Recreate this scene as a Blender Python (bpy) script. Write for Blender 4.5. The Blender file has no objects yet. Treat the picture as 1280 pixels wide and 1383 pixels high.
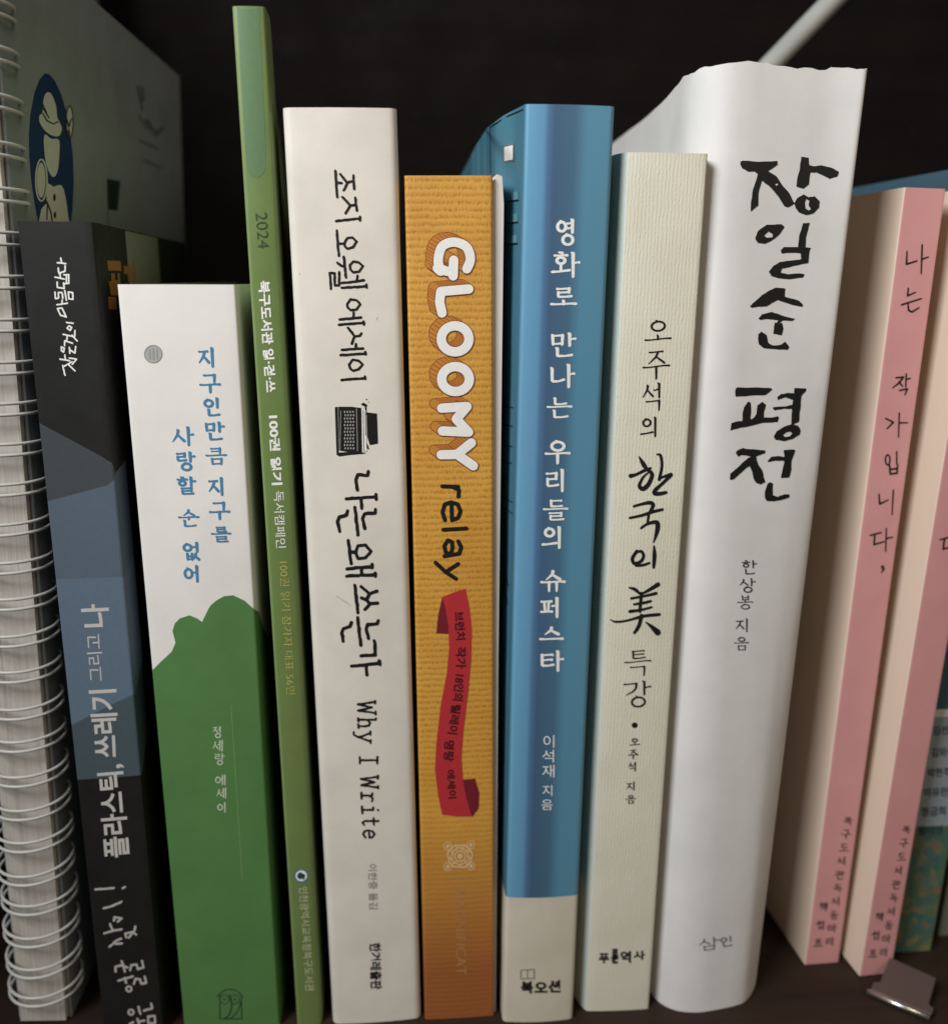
import bpy, bmesh, math, random
from math import radians, sin, cos, pi, sqrt
from mathutils import Vector, Matrix
from mathutils.geometry import delaunay_2d_cdt
from mathutils.bvhtree import BVHTree

sc = bpy.context.scene
COL = sc.collection
random.seed(7)

# ------------------------------------------------------------------ camera
FPX, PITCH, ROLL, YAW, CAM_H = 1240.8, radians(14.1376), radians(.1697), radians(3.9327), .18653
fwd = Vector((sin(YAW)*cos(PITCH), cos(YAW)*cos(PITCH), -sin(PITCH)))
rgt = Vector((cos(YAW), -sin(YAW), 0)); upv = rgt.cross(fwd)
rgt, upv = rgt*cos(ROLL)+upv*sin(ROLL), upv*cos(ROLL)-rgt*sin(ROLL)
CAM = Vector((0, 0, CAM_H))
cd = bpy.data.cameras.new('camera'); cam = bpy.data.objects.new('camera', cd); COL.objects.link(cam)
cam.matrix_world = Matrix(((rgt.x, upv.x, -fwd.x, 0), (rgt.y, upv.y, -fwd.y, 0), (rgt.z, upv.z, -fwd.z, CAM_H), (0, 0, 0, 1)))
cd.sensor_fit = 'HORIZONTAL'; cd.sensor_width = 36; cd.lens = 36*FPX/1280
cd.clip_start = .01; cd.clip_end = 20
cd.dof.use_dof = True; cd.dof.focus_distance = .197; cd.dof.aperture_fstop = 11.0
sc.camera = cam
def ray(x, y):
    return (fwd + rgt*((x-640)/FPX) - upv*((y-691.5)/FPX)).normalized()

# ------------------------------------------------------------------ light
w = bpy.data.worlds.new('World'); sc.world = w; w.use_nodes = True
bg = w.node_tree.nodes['Background']; bg.inputs[0].default_value = (1, .93, .84, 1); bg.inputs[1].default_value = .035
def area(name, loc, aim, sx, sy, power, col):
    l = bpy.data.lights.new(name, 'AREA'); l.shape = 'RECTANGLE'; l.size = sx; l.size_y = sy; l.energy = power; l.color = col
    o = bpy.data.objects.new(name, l); COL.objects.link(o); o.location = loc
    o.rotation_euler = (Vector(aim)-Vector(loc)).to_track_quat('-Z', 'Y').to_euler()
area('window_light', (-.30, -.11, .51), (.04, .2, .37), .22, .22, 4.7, (.97, .99, 1))
area('room_light', (.40, -.30, .66), (-.05, .22, .20), .45, .45, 1.9, (1, .84, .64))
sc.view_settings.view_transform = 'Standard'; sc.view_settings.look = 'None'
sc.view_settings.exposure = 0; sc.view_settings.gamma = 1
sc.render.engine = 'CYCLES'

# ------------------------------------------------------------------ materials
MATS = {}
def srgb(r, g, b):
    f = lambda c: (c/255/12.92) if c/255 <= .04045 else ((c/255+.055)/1.055)**2.4
    return (f(r), f(g), f(b), 1)
class N:                                                # tiny node helper
    def __init__(s, name):
        s.m = bpy.data.materials.new(name); s.m.use_nodes = True; s.t = s.m.node_tree
        s.b = s.t.nodes['Principled BSDF']
    def new(s, typ, **kw):
        n = s.t.nodes.new(typ)
        for k, v in kw.items():
            if k.startswith('i_'): n.inputs[k[2:].replace('_', ' ')].default_value = v
            else: setattr(n, k, v)
        return n
    def link(s, a, b): s.t.links.new(a, b)
    def coord(s, scale=(1, 1, 1)):
        tc = s.new('ShaderNodeTexCoord'); mp = s.new('ShaderNodeMapping'); mp.inputs['Scale'].default_value = scale
        s.link(tc.outputs['Object'], mp.inputs['Vector']); return mp.outputs['Vector']
    def axis(s, k):
        tc = s.new('ShaderNodeTexCoord'); sp = s.new('ShaderNodeSeparateXYZ'); s.link(tc.outputs['Object'], sp.inputs[0]); return sp.outputs[k]
    def math(s, op, a, b=None, c=None):
        n = s.new('ShaderNodeMath', operation=op)
        for i, v in enumerate((a, b, c)):
            if v is None: continue
            if isinstance(v, (int, float)): n.inputs[i].default_value = v
            else: s.link(v, n.inputs[i])
        return n.outputs[0]
    def mix(s, f, a, b, typ='MIX'):
        n = s.new('ShaderNodeMix', data_type='RGBA', blend_type=typ)
        for i, v in ((0, f), (6, a), (7, b)):
            if isinstance(v, (int, float)): n.inputs[i].default_value = v
            elif isinstance(v, tuple): n.inputs[i].default_value = v
            else: s.link(v, n.inputs[i])
        return n.outputs[2]
    def noise(s, scale, vec=None, detail=3, rough=.55):
        n = s.new('ShaderNodeTexNoise'); n.inputs['Scale'].default_value = scale; n.inputs['Detail'].default_value = detail; n.inputs['Roughness'].default_value = rough
        if vec is not None: s.link(vec, n.inputs['Vector'])
        return n.outputs['Fac']
    def ramp(s, f, stops, mode='LINEAR'):
        n = s.new('ShaderNodeValToRGB'); n.color_ramp.interpolation = mode
        el = n.color_ramp.elements
        while len(el) < len(stops): el.new(.5)
        for e, (p, c) in zip(el, stops):
            e.position = p; e.color = c if isinstance(c, tuple) else (c, c, c, 1)
        if not isinstance(f, (int, float)): s.link(f, n.inputs[0])
        return n.outputs[0]
    def bump(s, h, strength, dist):
        n = s.new('ShaderNodeBump'); n.inputs['Strength'].default_value = strength; n.inputs['Distance'].default_value = dist
        s.link(h, n.inputs['Height']); s.link(n.outputs[0], s.b.inputs['Normal'])
def paper(name, col, rough=.55, mott=.06, fine=.25, dist=.00006, spec=.35, grain=1500, extra=None):
    """matt printed card: faint mottling, handling marks and a fine relief"""
    if name in MATS: return MATS[name]
    n = N(name); v = n.coord()
    a = n.noise(60, v, 5); g = n.noise(grain, v, 3)
    dk = tuple(c*(1-2.2*mott) for c in col[:3])+(1,); lt = tuple(min(1, c*(1+mott)) for c in col[:3])+(1,)
    c = n.mix(n.ramp(a, [(.3, 0.0), (.7, 1.0)]), dk, lt)
    if extra: c = extra(n, c)
    n.link(c, n.b.inputs['Base Color'])
    n.link(n.ramp(n.noise(180, v, 4), [(.3, max(0, rough-.08)), (.7, min(1, rough+.08))]), n.b.inputs['Roughness'])
    n.b.inputs['Specular IOR Level'].default_value = spec
    n.bump(n.math('ADD', n.math('MULTIPLY', a, 1.5), g), fine, dist)
    MATS[name] = n.m; return n.m
def ink(name, col, rough=.5, spec=.3):
    if name in MATS: return MATS[name]
    n = N(name); v = n.coord(); c = n.noise(900, v, 3)
    n.link(n.mix(n.ramp(c, [(.3, 0.), (.7, 1.)]), tuple(x*.93 for x in col[:3])+(1,), col), n.b.inputs['Base Color'])
    n.b.inputs['Roughness'].default_value = rough; n.b.inputs['Specular IOR Level'].default_value = spec
    MATS[name] = n.m; return n.m
def pages_mat(name, col):
    if name in MATS: return MATS[name]
    n = N(name); v = n.coord((9000, 3, 3)); a = n.noise(1, v, 4, .7)
    v2 = n.coord((1200, 2, 2)); b = n.noise(1, v2, 2)
    c = n.mix(n.ramp(a, [(.3, 0.), (.72, 1.)]), tuple(x*.62 for x in col[:3])+(1,), col)
    c = n.mix(n.math('MULTIPLY', n.ramp(b, [(.35, 1.), (.5, 0.)]), .35), c, tuple(x*.5 for x in col[:3])+(1,))
    n.link(c, n.b.inputs['Base Color']); n.b.inputs['Roughness'].default_value = .9
    n.bump(a, .5, .0001); MATS[name] = n.m; return n.m

# ------------------------------------------------------------------ objects
def link(o, parent=None):
    COL.objects.link(o)
    if parent: o.parent = parent
    return o
def mesh_obj(name, verts, faces, mat, parent=None, smooth=False):
    me = bpy.data.meshes.new(name); me.from_pydata([tuple(v) for v in verts], [], faces); me.update()
    me.materials.append(mat)
    if smooth:
        for p in me.polygons: p.use_smooth = True
    return link(bpy.data.objects.new(name, me), parent)
def tag(o, label, cat, group=None):
    o['label'] = label; o['category'] = cat
    if group: o['group'] = group
    return o
def box_vf(x0, x1, y0, y1, z0, z1):
    v = [(x, y, z) for x in (x0, x1) for y in (y0, y1) for z in (z0, z1)]
    return v, [(0, 1, 3, 2), (4, 6, 7, 5), (0, 4, 5, 1), (2, 3, 7, 6), (0, 2, 6, 4), (1, 5, 7, 3)]
def bevel_box(name, x0, x1, y0, y1, z0, z1, mat, parent=None, r=.0006, seg=2):
    v, f = box_vf(x0, x1, y0, y1, z0, z1)
    o = mesh_obj(name, v, f, mat, parent)
    bm = bmesh.new(); bm.from_mesh(o.data); bmesh.ops.recalc_face_normals(bm, faces=bm.faces)
    if r: bmesh.ops.bevel(bm, geom=bm.edges[:], offset=r, segments=seg, profile=.6, affect='EDGES')
    bm.to_mesh(o.data); bm.free(); return o
def tube(name, pts, r, mat, parent=None, closed=False, n=10):
    V = []; F = []; m = len(pts); pts = [Vector(p) for p in pts]
    for i, p in enumerate(pts):
        a = pts[(i-1) % m] if closed or i > 0 else p; b = pts[(i+1) % m] if closed or i < m-1 else p
        t = (b-a).normalized(); ref = Vector((0, 0, 1)) if abs(t.z) < .9 else Vector((1, 0, 0))
        x = t.cross(ref).normalized(); y = x.cross(t)
        for k in range(n):
            A = 2*pi*k/n; V.append(p+(x*cos(A)+y*sin(A))*r)
    for i in range(m if closed else m-1):
        for k in range(n):
            F.append((i*n+k, i*n+(k+1) % n, ((i+1) % m)*n+(k+1) % n, ((i+1) % m)*n+k))
    if not closed: F += [tuple(range(n))[::-1], tuple((m-1)*n+k for k in range(n))]
    o = mesh_obj(name, V, F, mat, parent, True)
    bm = bmesh.new(); bm.from_mesh(o.data); bmesh.ops.recalc_face_normals(bm, faces=bm.faces); bm.to_mesh(o.data); bm.free()
    return o

# ------------------------------------------------------------------ outlines in photo pixels, laid on real surfaces
def crop(x0, y0, s): return lambda P: [(x0+p[0]/s, y0+p[1]/s)+tuple(p[2:]) for p in P]
def smooth_pts(P, k=3, closed=False):
    out = []; n = len(P)
    if n < 3: return P
    for i in range(n if closed else n-1):
        p0 = P[(i-1) % n] if closed or i else P[i]; p1 = P[i]; p2 = P[(i+1) % n]; p3 = P[(i+2) % n] if closed or i < n-2 else p2
        for j in range(k):
            t = j/k
            out.append(tuple(.5*((2*b)+(c-a)*t+(2*a-5*b+4*c-d)*t*t+(3*b-a-3*c+d)*t**3) for a, b, c, d in zip(p0, p1, p2, p3)))
    if not closed: out.append(P[-1])
    return out
def stroke(P, w, smooth=0, closed=False, jit=0, nd=9):
    """capsule pieces of a stroke; P = [(x, y[, w factor])]"""
    P = [(p[0], p[1], p[2] if len(p) > 2 else 1) for p in P]
    if smooth: P = smooth_pts(P, smooth, closed)
    if jit:
        Q = []
        for a, b in zip(P, P[1:]+([P[0]] if closed else [])):
            L = max(1, int(sqrt((a[0]-b[0])**2+(a[1]-b[1])**2)/(w*.8)))
            Q += [tuple(a[k]+(b[k]-a[k])*i/L for k in range(3)) for i in range(L)]
        if not closed: Q.append(P[-1])
        P = [(x+random.uniform(-jit, jit)*w, y+random.uniform(-jit, jit)*w, f*(1+random.uniform(-jit, jit)*1.3)) for x, y, f in Q]
    out = []; n = len(P)
    for x, y, f in P:
        r = w*f/2; out.append([(x+r*cos(2*pi*k/nd), y+r*sin(2*pi*k/nd)) for k in range(nd)])
    for i in range(n if closed else n-1):
        a, b = P[i], P[(i+1) % n]; dx, dy = b[0]-a[0], b[1]-a[1]; L = sqrt(dx*dx+dy*dy)
        if L < 1e-6: continue
        nx, ny = -dy/L, dx/L; ra, rb = w*a[2]/2, w*b[2]/2
        out.append([(a[0]+nx*ra, a[1]+ny*ra), (b[0]+nx*rb, b[1]+ny*rb), (b[0]-nx*rb, b[1]-ny*rb), (a[0]-nx*ra, a[1]-ny*ra)])
    return out
def ellipse(cx, cy, rx, ry, n=18, rot=0):
    return [(cx+rx*cos(a)*cos(rot)-ry*sin(a)*sin(rot), cy+rx*cos(a)*sin(rot)+ry*sin(a)*cos(rot)) for a in [2*pi*k/n for k in range(n)]]
def ccw(p):
    a = sum(p[i][0]*p[(i+1) % len(p)][1]-p[(i+1) % len(p)][0]*p[i][1] for i in range(len(p)))
    return p if a > 0 else p[::-1]
def union(polys, holes=(), step=None, extra=(), sc_=1):
    """triangles covered by any of the polygons and by no hole"""
    vs = []; fs = []
    for p in list(polys)+list(holes):
        p = ccw(p); fs.append(list(range(len(vs), len(vs)+len(p)))); vs += [Vector(q[:2]) for q in p]
    nh = len(polys)
    if step:
        xs = [v.x for v in vs]; ys = [v.y for v in vs]
        nx = int((max(xs)-min(xs))/step[0])+1; ny = int((max(ys)-min(ys))/step[1])+1
        vs += [Vector((min(xs)+(i+.31)*step[0], min(ys)+(j+.37)*step[1])) for i in range(nx) for j in range(ny)]
    vs += [Vector(p) for p in extra]
    r = delaunay_2d_cdt([v*sc_ for v in vs], [], fs, 0, 1e-5)
    keep = [f for f, o in zip(r[2], r[5]) if any(k < nh for k in o) and not any(k >= nh for k in o)]
    return [(v.x/sc_, v.y/sc_) for v in r[0]], keep
GLY = {}
def text_mesh(s, bold=0.):
    if (s, bold) not in GLY:
        c = bpy.data.curves.new('t', 'FONT'); c.body = s; c.offset = bold; c.resolution_u = 4
        o = bpy.data.objects.new('t', c); COL.objects.link(o); bpy.context.view_layer.update()
        me = bpy.data.meshes.new_from_object(o)
        GLY[(s, bold)] = ([tuple(v.co)[:2] for v in me.vertices], [tuple(p.vertices) for p in me.polygons])
        bpy.data.objects.remove(o); bpy.data.curves.remove(c); bpy.data.meshes.remove(me)
    return GLY[(s, bold)]
def line_text(s, p0, p1, h0, h1, bold=0., lat=None):
    """a run of type from p0 to p1 along its middle; h = cap height in px"""
    V, F = text_mesh(s, bold); xs = [v[0] for v in V]; x0, x1 = min(xs), max(xs)
    lo, hi = lat or (min(v[1] for v in V), max(v[1] for v in V)); mid = (lo+hi)/2
    dx, dy = p1[0]-p0[0], p1[1]-p0[1]; L = sqrt(dx*dx+dy*dy); ux, uy = dy/L, -dx/L
    out = []
    for x, y in V:
        t = (x-x0)/(x1-x0); q = (h0*t+(h1-h0)*t*t/2)/((h0+h1)/2); h = h0+(h1-h0)*t; k = (y-mid)/(hi-lo)*h
        out.append((p0[0]+dx*q+ux*k, p0[1]+dy*q+uy*k))
    return out, F
def cell_text(ch, cx, cy, wd, ht, bold=0., skew=0.):
    V, F = text_mesh(ch, bold); x0, x1 = min(v[0] for v in V), max(v[0] for v in V); y0, y1 = min(v[1] for v in V), max(v[1] for v in V)
    return [(cx+((x-x0)/(x1-x0)-.5)*wd, cy-((y-y0)/(y1-y0)-.5)*ht+skew*((x-x0)/(x1-x0)-.5)*wd) for x, y in V], F
def join(parts):
    V = []; F = []
    for v, f in parts:
        F += [tuple(i+len(V) for i in q) for q in f]; V += v
    return V, F

# ---- brushed / book-face hangul built from jamo strokes
CHO = 'ㄱㄲㄴㄷㄸㄹㅁㅂㅃㅅㅆㅇㅈㅉㅊㅋㅌㅍㅎ'; JUNG = 'ㅏㅐㅑㅒㅓㅔㅕㅖㅗㅘㅙㅚㅛㅜㅝㅞㅟㅠㅡㅢㅣ'
JONG = ['', 'ㄱ', 'ㄲ', 'ㄳ', 'ㄴ', 'ㄵ', 'ㄶ', 'ㄷ', 'ㄹ', 'ㄺ', 'ㄻ', 'ㄼ', 'ㄽ', 'ㄾ', 'ㄿ', 'ㅀ', 'ㅁ', 'ㅂ', 'ㅄ', 'ㅅ', 'ㅆ', 'ㅇ', 'ㅈ', 'ㅊ', 'ㅋ', 'ㅌ', 'ㅍ', 'ㅎ']
def H(x0, x1, y, w=1): return [(x0, y+.0, .75*w), (x0+(x1-x0)*.2, y+.01, .55*w), (x0+(x1-x0)*.8, y-.03, .6*w), (x1, y-.02, .85*w)]
def Vv(x, y0, y1, w=1): return [(x-.07, y0-.0, .45*w), (x, y0+.05, 1.1*w), (x+.0, (y0+y1)/2, .95*w), (x, y1-.04, .9*w), (x-.02, y1, .45*w)]
def jamo(c, pos):
    if c == 'ㄱ': return [H(.0, .88, .1)+[], [(.88, .08, 1.1), (.84, .5, .9), (.6, .8, .7), (.15, 1.05, .4)]] if pos == 'l' else [H(0, .9, .1), [(.88, .06, 1.1), (.88, .5, .9), (.86, 1.0, .7)]]
    if c == 'ㅋ': return jamo('ㄱ', pos)+[H(.05, .85, .58, .8)]
    if c == 'ㄴ': return [[(.06, .02, .7), (.13, .1, 1), (.13, .85, .9), (.2, .92, .8), (.6, .92, .6), (1.02, .8, .8)]]
    if c == 'ㄷ': return [H(.08, .95, .1), [(.13, .1, 1), (.13, .85, .9), (.2, .92, .8), (.6, .92, .6), (1.02, .84, .8)]]
    if c == 'ㅌ': return jamo('ㄷ', pos)+[H(.12, .9, .48)]
    if c == 'ㄹ': return [H(.05, .88, .08), [(.87, .05, 1), (.85, .45, .8)], H(.12, .87, .47), [(.13, .45, .9), (.12, .86, .8), (.2, .94, .7), (.6, .93, .6), (1.02, .86, .8)]]
    if c == 'ㅁ': return [[(.06, .04, .6), (.12, .12, 1), (.15, .95, .8)], H(.12, .9, .12), [(.9, .08, 1), (.86, .96, .8)], H(.14, .88, .9)]
    if c == 'ㅂ': return [[(.06, .0, .6), (.12, .1, 1), (.14, .95, .8)], [(.82, .0, .6), (.88, .1, 1), (.87, .97, .8)], H(.12, .88, .48), H(.14, .88, .92)]
    if c == 'ㅅ': return [[(.42, .0, .5), (.5, .08, 1), (.42, .45, .9), (0, 1, .35)], [(.44, .4, .6), (.7, .68, .9), (1, .95, 1)]]
    if c == 'ㅆ': return [[(x*.55, y, f) for x, y, f in s] for s in jamo('ㅅ', pos)]+[[(x*.55+.47, y, f) for x, y, f in s] for s in jamo('ㅅ', pos)]
    if c == 'ㅇ': return [('o', .5, .54, .44, .42), [(.34, .0, .45), (.44, .09, .9), (.5, .14, .6)]]
    if c == 'ㅈ': return [H(.05, .9, .1), [(.6, .12, .9), (.45, .5, .9), (0, 1, .35)], [(.46, .45, .6), (.7, .68, .9), (1, .97, 1)]]
    if c == 'ㅊ': return [[(.4, -.12, .6), (.55, -.02, .9)]]+[[(x, .12+y*.88, f) for x, y, f in s] for s in jamo('ㅈ', pos)]
    if c == 'ㅍ': return [H(.0, .98, .1), [(.28, .15, .8), (.34, .8, .8)], [(.72, .15, .8), (.66, .8, .8)], H(-.03, 1.03, .9)]
    if c == 'ㅎ': return [[(.35, -.1, .6), (.62, -.04, .85)], H(.0, 1, .2), ('o', .5, .68, .33, .3)]
    if c == 'ㅄ': return [[(x*.5, y, f) for x, y, f in s] for s in jamo('ㅂ', pos)]+[[(x*.5+.5, y, f) for x, y, f in s] for s in jamo('ㅅ', pos)]
    if c == 'ㄺ': return [[(x*.5, y, f) for x, y, f in s] for s in jamo('ㄹ', pos)]+[[(x*.5+.5, y, f) for x, y, f in s] for s in jamo('ㄱ', 'j')]
    raise KeyError(c)
def syllable(ch):
    n = ord(ch)-0xAC00; c, j, g = CHO[n//588], JUNG[(n % 588)//28], JONG[n % 28]
    S = []; 
    def place(jm, b, pos):
        for s in jamo(jm, pos):
            if s[0] == 'o': S.append(('o', b[0]+s[1]*(b[2]-b[0]), b[1]+s[2]*(b[3]-b[1]), s[3]*(b[2]-b[0]), s[4]*(b[3]-b[1])))
            else: S.append([(b[0]+x*(b[2]-b[0]), b[1]+y*(b[3]-b[1]), f) for x, y, f in s])
    if j in 'ㅏㅐㅑㅒㅓㅔㅕㅖㅣ':
        e = .56 if g else 1.; my = .26 if g else .42
        cb = (.03, .06, .56, .5) if g else (.0, .14, .58, .78)
        if j in 'ㅔㅖㅓㅕ': cb = (cb[0], cb[1], cb[2]-.06, cb[3])
        place(c, cb, 'l')
        st = {'ㅐ': (.68, .92), 'ㅔ': (.7, .93), 'ㅖ': (.7, .93)}.get(j, (.8,))
        S += [Vv(x, 0 if x == st[-1] else .04, e if x == st[-1] else e-.05) for x in st]
        if j in 'ㅏ': S += [H(.8, 1.03, my)]
        if j in 'ㅑ': S += [H(.8, 1.03, my-.08), H(.8, 1.03, my+.1)]
        if j in 'ㅐ': S += [H(.68, .92, my+.05)]
        if j in 'ㅓ': S += [H(.56, .8, my)]
        if j in 'ㅔ': S += [H(.5, .7, my)]
        if j in 'ㅕ': S += [H(.56, .8, my-.09), H(.56, .8, my+.1)]
        if g: place(g, (.2, .63, .88, 1.) if g not in 'ㅇ' else (.28, .58, .86, 1.02), 'j')
    elif j in 'ㅗㅛㅜㅠㅡ':
        cb = (.24, .0, .78, .34) if g else ((.2, .02, .82, .52) if j in 'ㅗㅛㅡ' else (.2, .0, .82, .46))
        place(c, cb, 't')
        if g: by = {'ㅗ': .5, 'ㅛ': .5}.get(j, .45)
        else: by = {'ㅗ': .88, 'ㅛ': .88, 'ㅡ': .84}.get(j, .58)
        S.append(H(-.02, 1.02, by))
        if j == 'ㅗ': S.append([(.47, by-.2, .6), (.5, by-.15, 1), (.5, by, .8)])
        if j == 'ㅛ': S += [[(x, by-.2, .9), (x, by, .8)] for x in (.34, .66)]
        e = .6 if g else 1.03
        if j == 'ㅜ': S.append([(.5, by, 1), (.5, e-.04, .9), (.48, e, .5)])
        if j == 'ㅠ': S += [[(x, by, .95), (x, e, .7)] for x in (.33, .67)]
        if g: place(g, (.2, .62, .84, 1.), 'j')
    else:
        k = .58 if g else 1.
        place(c, (.06, .04, .56, .44*k+.02), 'l' if c != 'ㄱ' else 't')
        by = {'ㅘ': .74, 'ㅙ': .74, 'ㅚ': .74, 'ㅢ': .78}.get(j, .58)*k
        S.append([(-.04, by+.04, .8), (.2, by+.03, .6), (.66, by-.03, .8)])
        if j in 'ㅘㅙㅚ': S.append([(.31, by-.22*k, .9), (.31, by, .8)])
        if j in 'ㅝㅞㅟ': S.append([(.33, by, .95), (.28, by+.3*k, .5)])
        st = (.72, .92) if j in 'ㅙㅞ' else (.8,)
        S += [Vv(x, 0, k) for x in st]
        if j == 'ㅘ': S.append(H(.8, 1.04, .42*k))
        if j == 'ㅙ': S.append(H(.72, .92, .45*k))
        if g: place(g, (.2, .66, .86, 1.), 'j')
    return S
def serif(ch, cx, cy, wd, ht, w, skew=0., slope=0.):
    """polygons of one syllable filling the px box"""
    out = []; q_ = (ord(ch)-0xAC00)
    if q_ % 28 and JUNG[(q_ % 588)//28] in 'ㅗㅛㅜㅠㅡ': w *= .84
    m = lambda x, y: (cx+(x-.5)*wd+skew*(y-.5)*ht, cy+(y-.5)*ht+slope*(x-.5)*wd)
    for s in syllable(ch):
        if s[0] == 'o':
            P = [m(s[1]+s[3]*cos(a), s[2]+s[4]*sin(a)) for a in [2*pi*k/14 for k in range(14)]]
            out += stroke([(p[0], p[1], .75+.2*abs(cos(2*pi*k/14))) for k, p in enumerate(P)], w, closed=True)
        else:
            out += stroke([m(x, y)+(f,) for x, y, f in s], w)
    return out

# ------------------------------------------------------------------ books
class Book:
    """box standing in the row: local x across the spine, y into the shelf, z up"""
    def __init__(s, name, label, x, y, yaw, lean, wd, h, depth, mat, page=None, prof=None, top=None, r=.0006, bulge=0., nz=1, cat='book', group='books standing in the row on the shelf', lift=0., t=.0005, sides=True):
        yaw = radians(yaw); lean = radians(lean); s.w, s.h, s.depth = wd, h, depth
        ax = Vector((cos(yaw)*cos(lean), sin(yaw)*cos(lean), -sin(lean))); az = Vector((cos(yaw)*sin(lean), sin(yaw)*sin(lean), cos(lean)))
        ay = Vector((-sin(yaw), cos(yaw), 0)); o = Vector((x, y, abs(wd/2*sin(lean))+lift+.0001))
        s.M = Matrix((( ax.x, ay.x, az.x, o.x), (ax.y, ay.y, az.y, o.y), (ax.z, ay.z, az.z, o.z), (0, 0, 0, 1)))
        s.root = bpy.data.objects.new(name, None); link(s.root); s.root.matrix_world = s.M; s.root.empty_display_size = .02
        tag(s.root, label, cat, group); s.Mi = s.M.inverted()
        if prof is None: prof = s.profile(wd, depth, r, bulge)
        s.prof = prof; s.top = top or prof
        s.cum = [0]
        for a, b in zip(prof, prof[1:]): s.cum.append(s.cum[-1]+sqrt((a[0]-b[0])**2+(a[1]-b[1])**2))
        s.S = s.cum[-1]; n = len(prof)
        V = []; F = []
        inn = lambda P: [s.off(P, i, -t) for i in range(len(P))]
        for k in range(nz+1):
            z = h*k/nz; q = k/nz
            P = [(a[0]*(1-q)+b[0]*q, a[1]*(1-q)+b[1]*q) for a, b in zip(s.prof, s.top)]
            I = inn(P)
            V += [(p[0], p[1], z) for p in P]+[(p[0], p[1], z) for p in I]
        st = 2*n
        for k in range(nz):
            for i in range(n-1):
                a = k*st+i; F.append((a, a+1, a+1+st, a+st)); b = a+n; F.append((b, b+st, b+1+st, b+1))
            for i in (0, n-1):
                a = k*st+i; F.append((a, a+st, a+st+n, a+n))
        for k in (0, nz):
            for i in range(n-1):
                a = k*st+i; F.append((a, a+1, a+1+n, a+n))
        s.cover = mesh_obj('cover', V, F, mat, s.root)
        bm = bmesh.new(); bm.from_mesh(s.cover.data); bmesh.ops.recalc_face_normals(bm, faces=bm.faces); bm.to_mesh(s.cover.data); bm.free()
        if len(prof) > 8:
            for p in s.cover.data.polygons: p.use_smooth = abs(p.normal.z) < .5
            try: s.cover.data.set_sharp_from_angle(angle=radians(35))
            except Exception: pass
        s.bvh = BVHTree.FromPolygons([Vector(v) for v in V], F)
        if page:                                         # text block between the boards
            gap = t+.00012
            bb = [s.off(s.prof, i, -gap) for i in range(n)]; tb = [s.off(s.top, i, -gap) for i in range(n)]
            bb = [(p[0], min(p[1], depth-.003)) for p in bb]; tb = [(p[0], min(p[1], depth-.003)) for p in tb]
            V2 = [(p[0], p[1], .0004) for p in bb]+[(p[0], p[1], h-.0008) for p in tb]
            F2 = [(i, i+1, i+1+n, i+n) for i in range(n-1)]+[(0, n, 2*n-1, n-1), tuple(range(n))[::-1], tuple(range(n, 2*n))]
            mesh_obj('page_block', V2, F2, page, s.root)
    def profile(s, wd, depth, r, bulge, n=16):
        P = [(-wd/2, depth)]+[(-wd/2, depth*k) for k in (.66, .33, .12)]
        fr = lambda u: -bulge*(1-(2*u/wd)**2)
        for k in range(5):
            a = pi/2*k/4; P.append((-wd/2+r-r*cos(a), r-r*sin(a)+fr(-wd/2+r)))
        for k in range(1, n):
            u = -wd/2+r+(wd-2*r)*k/n; P.append((u, fr(u)))
        for k in range(5):
            a = pi/2*k/4; P.append((wd/2-r+r*sin(a), r-r*cos(a)+fr(wd/2-r)))
        return P+[(wd/2, depth*k) for k in (.12, .33, .66)]+[(wd/2, depth)]
    def off(s, P, i, d):
        a = P[max(i-1, 0)]; b = P[min(i+1, len(P)-1)]; tx, ty = b[0]-a[0], b[1]-a[1]; L = sqrt(tx*tx+ty*ty) or 1
        return (P[i][0]+ty/L*d, P[i][1]-tx/L*d)       # outward is to the right of the path direction (left-back -> front -> right-back)
    def hit(s, x, y):
        d = (s.Mi.to_3x3() @ ray(x, y)); o = s.Mi @ CAM
        loc, nor, _, _ = s.bvh.ray_cast(o, d)
        if loc is None:
            k = -o.y/d.y; loc = o+d*k; nor = Vector((0, -1, 0))
        if nor.dot(d) > 0: nor = -nor
        return loc, nor
    def decal(s, name, V, F, mat, lv=1, parent=None):
        out = []
        for x, y in V:
            l, n = s.hit(x, y); out.append(l+n*(.00004*lv))
        o = mesh_obj(name, out, F, mat, parent or s.root)
        return o
    def polys(s, name, P, mat, lv=1, holes=(), step=None):
        V, F = union(P, holes, step); return s.decal(name, V, F, mat, lv)
    def at(s, q, z, k=0.):
        """point of the outer face at path length q"""
        q = min(max(q, 0), s.S)
        for i in range(len(s.cum)-1):
            if s.cum[i+1] >= q or i == len(s.cum)-2: break
        t = (q-s.cum[i])/(s.cum[i+1]-s.cum[i]); a, b = s.off(s.prof, i, k*1.2), s.off(s.prof, i+1, k*1.2)
        return Vector((a[0]+(b[0]-a[0])*t, a[1]+(b[1]-a[1])*t, z))
    def sz(s, x, y):
        l, n = s.hit(x, y); best = (9, 0)
        for i in range(len(s.cum)-1):
            a, b = s.prof[i], s.prof[i+1]; tx, ty = b[0]-a[0], b[1]-a[1]; L2 = tx*tx+ty*ty
            t = min(1, max(0, ((l.x-a[0])*tx+(l.y-a[1])*ty)/L2)); d = (a[0]+tx*t-l.x)**2+(a[1]+ty*t-l.y)**2
            if d < best[0]: best = (d, s.cum[i]+t*sqrt(L2))
        return best[1], l.z
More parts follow.
